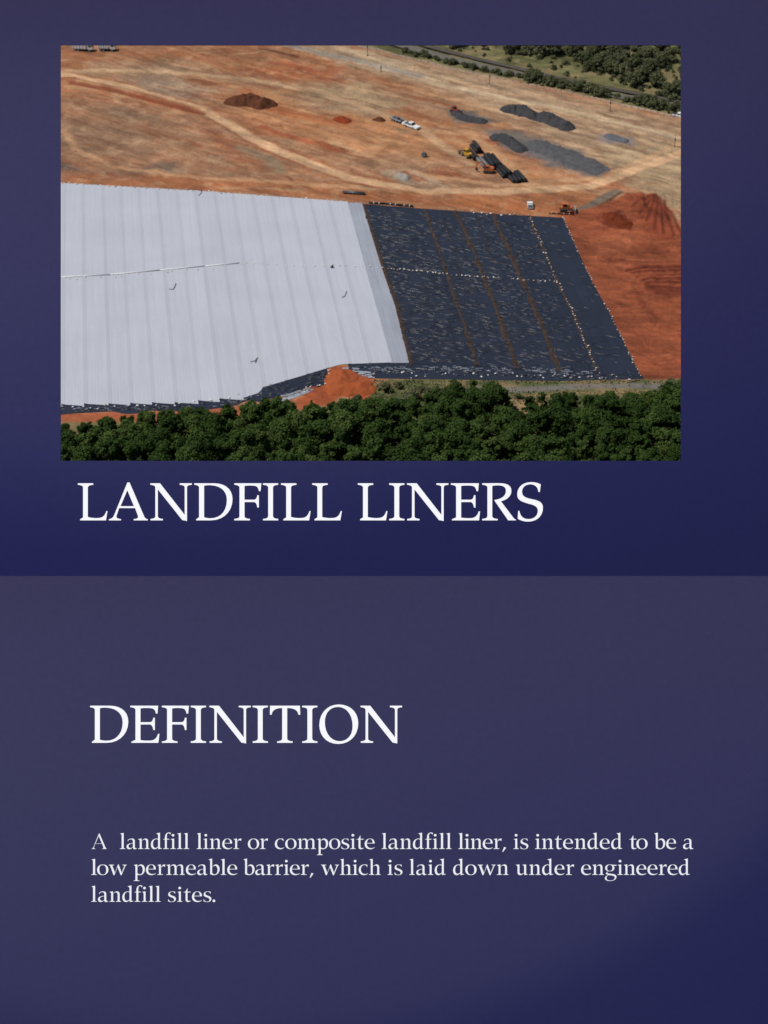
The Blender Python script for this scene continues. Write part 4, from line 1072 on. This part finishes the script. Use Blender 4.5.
# ------------------------------------------------------------------ the two slide boards
D = 362.0                    # distance of the boards, metres
S = D / F                    # metres per picture pixel on the boards
def board_mat(name, pts, arcs):
    """a printed slide background: corner inks blended, with broad lighter sweeps"""
    m, nt, b = new_mat(name); N, L = nt.nodes, nt.links
    b.inputs['Roughness'].default_value = .9; b.inputs['Specular IOR Level'].default_value = .1
    uv = N.new('ShaderNodeUVMap'); uv.uv_map = 'print'
    sx = N.new('ShaderNodeSeparateXYZ'); L.new(uv.outputs['UV'], sx.inputs[0])
    def mixc(f, a, c):
        x = N.new('ShaderNodeMix'); x.data_type = 'RGBA'; L.new(f, x.inputs['Factor'])
        for s, v in ((6, a), (7, c)):
            if isinstance(v, tuple): x.inputs[s].default_value = (*v, 1)
            else: L.new(v, x.inputs[s])
        return x.outputs[2]
    rows_ = []
    def ramp(src, stops):
        r = N.new('ShaderNodeValToRGB'); r.color_ramp.interpolation = 'EASE' if len(stops) == 2 else 'B_SPLINE'
        els = r.color_ramp.elements
        els[0].position = stops[0][0]; els[0].color = (*stops[0][1], 1); els[1].position = stops[-1][0]; els[1].color = (*stops[-1][1], 1)
        for p, c in stops[1:-1]:
            e = els.new(p); e.color = (*c, 1)
        L.new(src, r.inputs['Fac']); return r.outputs['Color']
    left = ramp(sx.outputs['Y'], [(p, alb2(*c)) for p, c in pts[0]])
    right = ramp(sx.outputs['Y'], [(p, alb2(*c)) for p, c in pts[1]])
    colr = mixc(sx.outputs['X'], left, right)
    for (cx, cy, r0, soft, amt, col, squash) in arcs:
        mp = N.new('ShaderNodeMapping'); mp.inputs['Location'].default_value = (-cx, -cy * squash, 0); mp.inputs['Scale'].default_value = (1, squash, 0)
        L.new(uv.outputs['UV'], mp.inputs['Vector'])
        ln = N.new('ShaderNodeVectorMath'); ln.operation = 'LENGTH'; L.new(mp.outputs['Vector'], ln.inputs[0])
        mr = N.new('ShaderNodeMapRange'); mr.interpolation_type = 'SMOOTHSTEP'; mr.inputs['From Min'].default_value = r0; mr.inputs['From Max'].default_value = r0 + soft
        mr.inputs['To Min'].default_value = amt; mr.inputs['To Max'].default_value = 0; L.new(ln.outputs['Value'], mr.inputs['Value'])
        colr = mixc(mr.outputs['Result'], colr, alb2(*col))
    tc = N.new('ShaderNodeTexCoord'); no = N.new('ShaderNodeTexNoise'); no.inputs['Scale'].default_value = .9; no.inputs['Detail'].default_value = 3
    L.new(tc.outputs['Object'], no.inputs['Vector'])
    mr = N.new('ShaderNodeMapRange'); mr.inputs['To Min'].default_value = .9; mr.inputs['To Max'].default_value = 1.1; L.new(no.outputs['Fac'], mr.inputs['Value'])
    vm = N.new('ShaderNodeVectorMath'); vm.operation = 'SCALE'; L.new(colr, vm.inputs[0]); L.new(mr.outputs['Result'], vm.inputs['Scale'])
    L.new(vm.outputs['Vector'], b.inputs['Base Color'])
    return m
ILB = 1.17
def alb2(r, g, b): return tuple(v / ILB for v in lin((r, g, b)))
def bxy(px, py): return ((px - 384) * S, (512 - py) * S)
def board(x0, y0, x1, y1, m, parent, hole=None, thick=.25):
    """panel with an optional viewing opening; local +Z looks at the viewer"""
    (ax, ay), (bx, by) = bxy(x0, y1), bxy(x1, y0)
    outer = [(ax, ay), (bx, ay), (bx, by), (ax, by)]
    bm = bmesh.new()
    if hole:
        (cx, cy), (dx, dy) = bxy(hole[0], hole[3]), bxy(hole[2], hole[1])
        inner = [(cx, cy), (dx, cy), (dx, dy), (cx, dy)]
        vf = [[bm.verts.new((x, y, z)) for x, y in ring] for z in (0, -thick) for ring in (outer, inner)]
        fo_, fi, bo, bi = vf
        for i in range(4):
            j = (i + 1) % 4
            bm.faces.new((fo_[i], fo_[j], fi[j], fi[i])); bm.faces.new((bo[j], bo[i], bi[i], bi[j]))
            bm.faces.new((fo_[j], fo_[i], bo[i], bo[j])); bm.faces.new((fi[i], fi[j], bi[j], bi[i]))
    else:
        a = [bm.verts.new((x, y, 0)) for x, y in outer]; c = [bm.verts.new((x, y, -thick)) for x, y in outer]
        bm.faces.new(a); bm.faces.new(c[::-1])
        for i in range(4): bm.faces.new((a[(i + 1) % 4], a[i], c[i], c[(i + 1) % 4]))
    ul = bm.loops.layers.uv.new('print')
    for f in bm.faces:
        for l in f.loops: l[ul].uv = ((l.vert.co.x - ax) / (bx - ax), (by - l.vert.co.y) / (by - ay))
    me = bpy.data.meshes.new('background_panel'); bm.to_mesh(me); bm.free(); me.materials.append(m)
    o = bpy.data.objects.new('background_panel', me); COL.objects.link(o); o.parent = parent
    return o

# --- lettering: outlines drawn by hand. 2 numbers = line, 4 = quadratic, 6 = cubic
CAP = {
'L': (286, [[(0,358),(150,358),(150,341),(102,340,98,316),(98,34),(150,20,205,25),(256,28,274,91),(287,91),(272,0),(22,0),(22,12),(50,30),(50,318),(48,338,0,342)]]),
'A': (375, [[(0,0),(0,13),(34,16,50,50),(178,366),(200,366),(342,36),(354,14,375,13),(375,0),(238,0),(238,14),(290,16,278,46),(252,118),(100,118),(76,46),(66,18,118,14),(118,0)], [(178,288),(240,138),(114,138)]]),
'N': (400, [[(0,358),(94,358),(330,56),(330,318),(328,340,282,341),(282,358),(400,358),(400,341),(354,340,354,318),(354,-7),(330,0,308,2),(74,296),(74,40),(76,18,122,16),(122,0),(2,0),(2,16),(48,18,48,40),(48,318),(46,338,0,342)]]),
'D': (370, [[(0,358),(190,358),(300,358,369,300,369,203),(369,90,285,0,160,0),(18,0),(18,12),(46,32),(46,318),(44,338,0,342)], [(96,332),(130,340,165,337),(258,330,313,280,313,196),(313,90,250,22,160,22),(120,22,96,32)]]),
'F': (262, [[(0,358),(262,358),(254,281),(236,281),(232,326,196,332),(140,338,100,330),(100,200),(192,200),(216,204,221,243),(238,243),(238,123),(221,123),(216,170,192,176),(100,176),(100,40),(102,18,152,16),(152,0),(0,0),(0,16),(48,18,50,40),(50,318),(48,338,0,342)]]),
'E': (282, [[(0,358),(270,358),(263,281),(245,281),(241,326,204,332),(140,338,100,330),(100,200),(192,200),(216,204,221,243),(238,243),(238,123),(221,123),(216,170,192,176),(100,176),(100,28),(150,20,200,24),(250,28,267,88),(282,88),(272,0),(10,0),(10,12),(50,30),(50,318),(48,338,0,342)]]),
'I': (148, [[(0,358),(148,358),(148,341),(100,340,98,316),(98,42),(100,18,148,16),(148,0),(0,0),(0,16),(48,18,50,42),(50,316),(48,340,0,341)]]),
'R': (326, [[(0,358),(150,359),(240,360,282,340,282,284),(282,236,244,198,182,184),(306,20),(316,11,326,10),(326,0),(250,0),(118,190),(118,198),(180,204,228,234,228,284),(228,322,200,336,150,336),(120,336,98,330),(98,42),(100,18,150,16),(150,0),(0,0),(0,16),(48,18,50,42),(50,318),(48,338,0,342)]]),
'S': (249, [[(228,347),(195,364,160,370,128,369),(55,366,0,320,0,252),(0,200,30,182,110,160),(170,146,198,132,198,92),(198,44,160,14,108,14),(60,14,28,44,24,92),(9,92),(5,16),(35,-2,65,-12,106,-12),(190,-12,249,42,249,122),(249,176,210,192,140,206),(80,218,48,232,48,276),(48,320,84,346,126,346),(170,346,200,322,203,273),(219,273)]]),
'T': (294, [[(2,358),(290,358),(294,270),(274,270),(268,334,168,334),(168,42),(170,18,220,16),(220,0),(70,0),(70,16),(116,18,118,42),(118,334),(24,334,19,270),(0,270)]]),
'O': (376, [[(188,370),(80,370,0,288,0,172),(0,66,74,-11,182,-11),(296,-11,376,72,376,190),(376,294,300,370,188,370)], [(182,345),(260,345,320,270,320,164),(320,76,272,17,196,17),(112,17,55,96,55,200),(55,288,106,345,182,345)]]),
}
LOW = {
'l': (44, [[(0,0),(0,7),(13,10),(13,108),(12,116,1,117),(1,121),(32,128),(32,10),(44,7),(44,0)]]),
'i': (43, [[(0,0),(0,7),(13,10),(13,66),(11,74,1,75),(1,79),(31,85),(31,10),(43,7),(43,0)], [(21,119),(28,119,33,114,33,107),(33,101,28,96,21,96),(14,96,9,101,9,107),(9,114,14,119,21,119)]]),
'n': (89, [[(0,0),(0,7),(13,10),(13,66),(10,74,0,75),(0,79),(30,85),(30,70),(40,80,50,84,58,84),(71,84,78,75,78,58),(78,10),(89,7),(89,0),(47,0),(47,7),(60,10),(60,54),(60,66,56,72,48,72),(42,72,36,68,31,62),(31,10),(43,7),(43,0)]]),
'm': (138, [[(0,0),(0,7),(13,10),(13,66),(10,74,0,75),(0,79),(30,85),(30,70),(38,80,47,84,55,84),(66,84,73,79,76,69),(86,80,96,84,105,84),(118,84,126,75,126,58),(126,10),(138,7),(138,0),(97,0),(97,7),(108,10),(108,54),(108,66,104,72,97,72),(90,72,84,68,78,60),(78,10),(89,7),(89,0),(48,0),(48,7),(60,10),(60,54),(60,66,56,72,49,72),(42,72,36,68,31,62),(31,10),(43,7),(43,0)]]),
'h': (89, [[(0,0),(0,7),(13,10),(13,108),(12,116,1,117),(1,121),(31,128),(31,70),(40,80,50,84,58,84),(71,84,78,75,78,58),(78,10),(89,7),(89,0),(47,0),(47,7),(60,10),(60,54),(60,66,56,72,48,72),(42,72,36,68,31,62),(31,10),(43,7),(43,0)]]),
'u': (90, [[(0,75),(0,81),(30,84),(30,28),(30,16,35,11,43,11),(50,11,56,15,60,20),(60,66),(58,75,46,76),(46,81),(78,84),(78,12),(90,8),(90,3),(62,-2),(60,11),(52,3,42,-2,33,-2),(20,-2,12,6,12,22),(12,66),(10,74,0,75)]]),
'r': (62, [[(0,0),(0,7),(13,10),(13,66),(10,74,0,75),(0,79),(30,85),(30,67),(38,79,46,84,54,84),(62,83),(60,62),(54,62),(52,69,40,70,31,57),(31,10),(46,7),(46,0)]]),
'o': (86, [[(44,84),(18,84,0,66,0,40),(0,15,17,-2,42,-2),(68,-2,86,16,86,42),(86,67,69,84,44,84)], [(43,76),(58,76,66,60,66,38),(66,18,58,6,44,6),(28,6,20,22,20,45),(20,65,29,76,43,76)]]),
'e': (78, [[(76,42),(77,70,62,84,42,84),(16,84,0,64,0,40),(0,14,16,-2,42,-2),(56,-2,68,4,77,12),(74,18),(66,12,58,10,50,10),(30,10,19,24,19,42)], [(20,50),(20,50),(57,50),(57,68,50,77,40,77),(29,77,22,66,20,50)]]),
'a': (78, [[(6,60),(12,76),(24,83,34,84,40,84),(56,84,64,76,64,60),(64,18),(64,11,68,9,78,9),(78,3),(72,0,66,-2,60,-2),(52,-2,47,3,46,11),(38,2,30,-2,22,-2),(8,-2,0,7,0,19),(0,38,14,46,46,49),(46,58),(46,69,41,74,32,74),(24,74,18,71,14,60)], [(46,42),(46,19),(40,13,35,11,30,11),(22,11,18,16,18,23),(18,34,26,40,46,42)]]),
'd': (84, [[(38,118),(38,122),(70,130),(70,12),(84,9),(84,3),(55,-2),(53,10),(44,2,36,-2,28,-2),(10,-2,0,15,0,37),(0,64,18,84,44,84),(52,82),(52,106),(51,116,38,118)], [(52,70),(52,22),(46,15,41,12,36,12),(25,12,19,22,19,42),(19,64,30,76,42,76),(48,75,52,70)]]),
'b': (84, [[(0,118),(0,122),(30,130),(30,68),(38,79,46,84,55,84),(73,84,84,68,84,46),(84,17,66,-2,42,-2),(32,-2,22,1,12,7),(12,106),(11,116,0,118)], [(30,60),(30,18),(34,11,40,8,46,8),(58,8,65,20,65,40),(65,60,58,70,48,70),(41,70,35,66,30,60)]]),
'p': (85, [[(0,75),(0,79),(30,85),(30,70),(38,80,46,84,55,84),(73,84,85,68,85,46),(85,17,68,-2,46,-2),(40,-2,35,-1,31,0),(31,-36),(46,-40),(46,-47),(0,-47),(0,-40),(13,-37),(13,66),(10,74,0,75)], [(31,61),(31,18),(36,11,41,8,47,8),(59,8,66,20,66,40),(66,60,58,71,49,71),(42,71,36,67,31,61)]]),
'c': (72, [[(66,80),(66,60),(60,60),(58,70,52,76,43,76),(28,76,19,62,19,43),(19,23,31,10,48,10),(56,10,63,13,69,18),(72,12),(62,3,52,-2,41,-2),(16,-2,0,16,0,40),(0,66,18,84,44,84),(52,84,60,83,66,80)]]),
's': (62, [[(56,80),(56,62),(50,62),(48,72,42,77,33,77),(24,77,18,72,18,65),(18,58,24,54,36,50),(54,44,62,36,62,24),(62,8,48,-2,30,-2),(20,-2,10,0,2,4),(1,24),(7,24),(10,12,18,5,29,5),(39,5,45,10,45,18),(45,26,38,30,27,34),(10,39,2,46,2,58),(2,74,16,84,34,84),(42,84,50,83,56,80)]]),
't': (56, [[(0,72),(0,78),(14,82),(28,108),(32,108),(32,82),(54,82),(54,72),(32,72),(32,22),(32,14,36,10,43,10),(54,13),(56,7),(48,1,40,-2,33,-2),(21,-2,14,5,14,18),(14,72)]]),
'f': (48, [[(0,0),(0,7),(13,10),(13,72),(0,72),(0,78),(13,82),(13,92),(13,116,26,131,46,131),(60,128),(57,112),(51,112),(49,118,45,121,41,121),(34,121,31,114,31,100),(31,82),(48,82),(48,72),(31,72),(31,10),(46,7),(46,0)]]),
'w': (134, [[(0,75),(0,82),(42,82),(42,75),(30,72),(47,24),(68,84),(75,84),(96,24),(113,72),(100,75),(100,82),(134,82),(134,75),(125,72),(96,-2),(87,-2),(66,56),(44,-2),(35,-2),(10,72)]]),
'g': (88, [[(88,81),(88,70),(68,70),(72,64,73,60,73,55),(73,37,58,27,38,27),(28,28),(22,24,20,21,22,18),(24,14,34,14,50,12),(74,10,88,2,88,-14),(88,-34,66,-47,40,-47),(14,-47,0,-38,0,-24),(0,-12,8,-6,22,0),(10,4,6,10,10,17),(12,22,16,27,21,30),(8,35,2,44,2,55),(2,73,18,84,39,84),(48,84,54,83,60,81)], [(38,77),(49,77,55,68,55,55),(55,42,49,34,38,34),(27,34,20,42,20,55),(20,68,27,77,38,77)], [(30,-2),(20,-8,16,-14,16,-22),(16,-33,26,-39,42,-39),(60,-39,72,-31,72,-20),(72,-8,60,-4,30,-2)]]),
',': (34, [[(0,-21),(15,20),(34,13),(8,-24)]]),
'.': (24, [[(12,21),(19,21,24,16,24,9),(24,2,19,-3,12,-3),(5,-3,0,2,0,9),(0,16,5,21,12,21)]]),
}
def flatten(cont):
    out = []
    for seg in cont:
        if len(seg) == 2: out.append(seg); continue
        p0 = out[-1]; n = 7
        for i in range(1, n + 1):
            t = i / n
            if len(seg) == 4:
                q = [(1 - t) ** 2 * p0[k] + 2 * t * (1 - t) * seg[k] + t * t * seg[2 + k] for k in (0, 1)]
            else:
                q = [(1 - t) ** 3 * p0[k] + 3 * t * (1 - t) ** 2 * seg[k] + 3 * t * t * (1 - t) * seg[2 + k] + t ** 3 * seg[4 + k] for k in (0, 1)]
            out.append(tuple(q))
    if math.dist(out[0], out[-1]) < .5: out.pop()
    return [p for i, p in enumerate(out) if math.dist(p, out[i - 1]) > .3]
mw, ntw, bw = new_mat('white_letter'); bw.inputs['Roughness'].default_value = .7
no = ntw.nodes.new('ShaderNodeTexNoise'); no.inputs['Scale'].default_value = .5
rp = ntw.nodes.new('ShaderNodeValToRGB'); rp.color_ramp.elements[0].color = (.86, .86, .88, 1); rp.color_ramp.elements[1].color = (.88, .88, .90, 1)
ntw.links.new(no.outputs['Fac'], rp.inputs['Fac']); ntw.links.new(rp.outputs['Color'], bw.inputs['Base Color']); M['letter'] = mw; M['letter_small'] = mat('small_white_letter', (1.0, 1.0, 1.04), .7, .03)
def lettering(name, glyphs, parent, label=None, thick=.03, off=-.10, m='letter'):
    """glyphs: (outline contours, picture x of the left side, baseline y, pixels per unit)"""
    cu = bpy.data.curves.new(name, 'CURVE'); cu.dimensions = '2D'; cu.fill_mode = 'BOTH'; cu.extrude = thick / 2; cu.offset = off * S
    for conts, x, y, k in glyphs:
        for c in conts:
            pts = flatten(c); sp = cu.splines.new('POLY'); sp.points.add(len(pts) - 1); sp.use_cyclic_u = True
            for p, (u, v) in zip(sp.points, pts):
                bx, by = bxy(x + u * k, y - v * k); p.co = (bx, by, 0, 1)
    tmp = bpy.data.objects.new('tmp', cu); me = bpy.data.meshes.new_from_object(tmp)
    bpy.data.objects.remove(tmp); bpy.data.curves.remove(cu)
    me.name = name; me.materials.clear(); me.materials.append(M[m])
    o = bpy.data.objects.new(name, me); COL.objects.link(o); o.parent = parent; o.location = (0, 0, thick / 2 + .006)
    if label: o['label'] = label
    return o
def words(spec, y):
    out = []
    for text, x0, x1 in spec:
        k = 1 / 7.68; W = (x1 - x0) / k
        ws = [LOW[c][0] if c in LOW else CAP[c][0] * .335 for c in text]
        ws = [v * 1.06 for v in ws]; gap = (W - sum(ws)) / (len(text) - 1) if len(text) > 1 else 0
        if text == 'A': out.append((CAP['A'][1], x0, y, .335 * k)); continue
        x = x0
        for c, w_ in zip(text, ws):
            out.append(([[tuple(v * 1.06 if q % 2 == 0 else v for q, v in enumerate(sg)) for sg in ct] for ct in LOW[c][1]], x, y, k)); x += (w_ + gap) * k
    return out
AX = Vector((0, CT, -ST))
bc = Vector((0, 0, H)) + AX * D
def board_root(label):
    e = empty('slide_board', bc); e.rotation_euler = (math.pi / 2 - TH, 0, 0); tag(e, label, 'slide board'); return e
B1 = board_root('upper dark blue slide board with a photo opening and white LANDFILL LINERS title')
B2 = board_root('lower dark blue slide board with white DEFINITION heading and three lines of text')
ARC = [(.30, 0, .76, .13, .42, (60, 59, 94), .8)]
m1 = board_mat('upper_slide_print', ([(0, (50, 45, 78)), (.14, (57, 56, 90)), (.45, (58, 57, 94)), (.78, (42, 43, 90)), (1, (28, 31, 78))], [(0, (50, 46, 78)), (.2, (47, 46, 82)), (.45, (41, 41, 82)), (.78, (33, 34, 80)), (1, (28, 30, 72))]), [(.30, 0, .62, .16, .22, (58, 57, 94), .8)])
m2 = board_mat('lower_slide_print', ([(0, (56, 51, 80)), (.14, (57, 56, 87)), (.45, (56, 56, 90)), (.78, (49, 50, 88)), (1, (41, 42, 82))], [(0, (52, 48, 79)), (.2, (49, 48, 82)), (.45, (43, 43, 84)), (.78, (33, 35, 80)), (1, (32, 34, 78))]), ARC)
board(-1, -1, 769, 575.99, m1, B1, hole=(60.6, 45.2, 681, 460.8))
board(-1, 576.01, 769, 1025, m2, B2)
ku = 1 / 9.6
for wd in ((('L', 77.75), ('A', 108.8), ('N', 150.25), ('D', 194.2), ('F', 234.2), ('I', 262.9), ('L', 280.9), ('L', 312.1)), (('L', 357.7), ('I', 389.1), ('N', 406.9), ('E', 450.8), ('R', 482.1), ('S', 517.1))):
    lettering('title_lettering', [(CAP[c][1], x, 520.46, ku) for c, x in wd], B1)
lettering('title_lettering', [(CAP[c][1], x, 742.9, ku) for c, x in (('D', 90), ('E', 130.2), ('F', 161.8), ('I', 190.7), ('N', 209.3), ('I', 252.6), ('T', 269.8), ('I', 302.1), ('O', 319.2), ('N', 360.5))], B2)
for line, y in (
    ([('A', 91, 107.5), ('landfill', 119.6, 189.5), ('liner', 196.4, 241.7), ('or', 247.6, 268.2), ('composite', 274.6, 375.2), ('landfill', 381.4, 451.8), ('liner,', 458, 506.6), ('is', 513.2, 528.6), ('intended', 534.8, 622.5), ('to', 629.2, 647.9), ('be', 653.9, 676.6), ('a', 682.8, 692.9)], 849.2),
    ([('low', 91, 127), ('permeable', 133.4, 237.8), ('barrier,', 243.2, 314), ('which', 320.8, 381), ('is', 387.2, 402.7), ('laid', 409, 446), ('down', 452.8, 508.8), ('under', 515.6, 574.3), ('engineered', 580.8, 690)], 875.1),
    ([('landfill', 91, 161), ('sites.', 167.7, 215.6)], 902.0)):
    for wd in line: lettering('printed_word', words([wd], y), B2, off=-.29, m='letter_small')

# ------------------------------------------------------------------ light, sky, camera
sd = Vector((-.98 * .53, -.20 * .53, .848)).normalized()      # direction towards the sun
el = math.asin(sd.z)
su = bpy.data.lights.new('sun', 'SUN'); su.energy = 5.0; su.angle = R(.5); su.color = (1.0, .965, .915)
so = bpy.data.objects.new('sun', su); COL.objects.link(so); so.rotation_euler = sd.to_track_quat('Z', 'Y').to_euler()
w = bpy.data.worlds.new('World'); scene.world = w; w.use_nodes = True
nt = w.node_tree; bg = nt.nodes['Background']; sky = nt.nodes.new('ShaderNodeTexSky'); sky.sky_type = 'NISHITA'
sky.sun_disc = False; sky.sun_elevation = el; sky.sun_rotation = math.atan2(sd.x, sd.y); sky.altitude = 200
nt.links.new(sky.outputs['Color'], bg.inputs['Color']); bg.inputs['Strength'].default_value = .08
cam = bpy.data.cameras.new('camera'); cam.sensor_fit = 'HORIZONTAL'; cam.sensor_width = 36; cam.lens = 36 * F / 768
cam.dof.use_dof = True; cam.dof.focus_distance = D; cam.dof.aperture_fstop = .2      # focused on the lettering, the site behind a touch soft
cam.clip_start = 1; cam.clip_end = 30000
co = bpy.data.objects.new('camera', cam); COL.objects.link(co); co.location = (0, 0, H); co.rotation_euler = (math.pi / 2 - TH, 0, 0)
scene.camera = co
vs_ = scene.view_settings; scene.display_settings.display_device = 'sRGB'
vs_.view_transform = 'Standard'; vs_.look = 'None'; vs_.gamma = 1; vs_.use_curve_mapping = False; vs_.exposure = 0
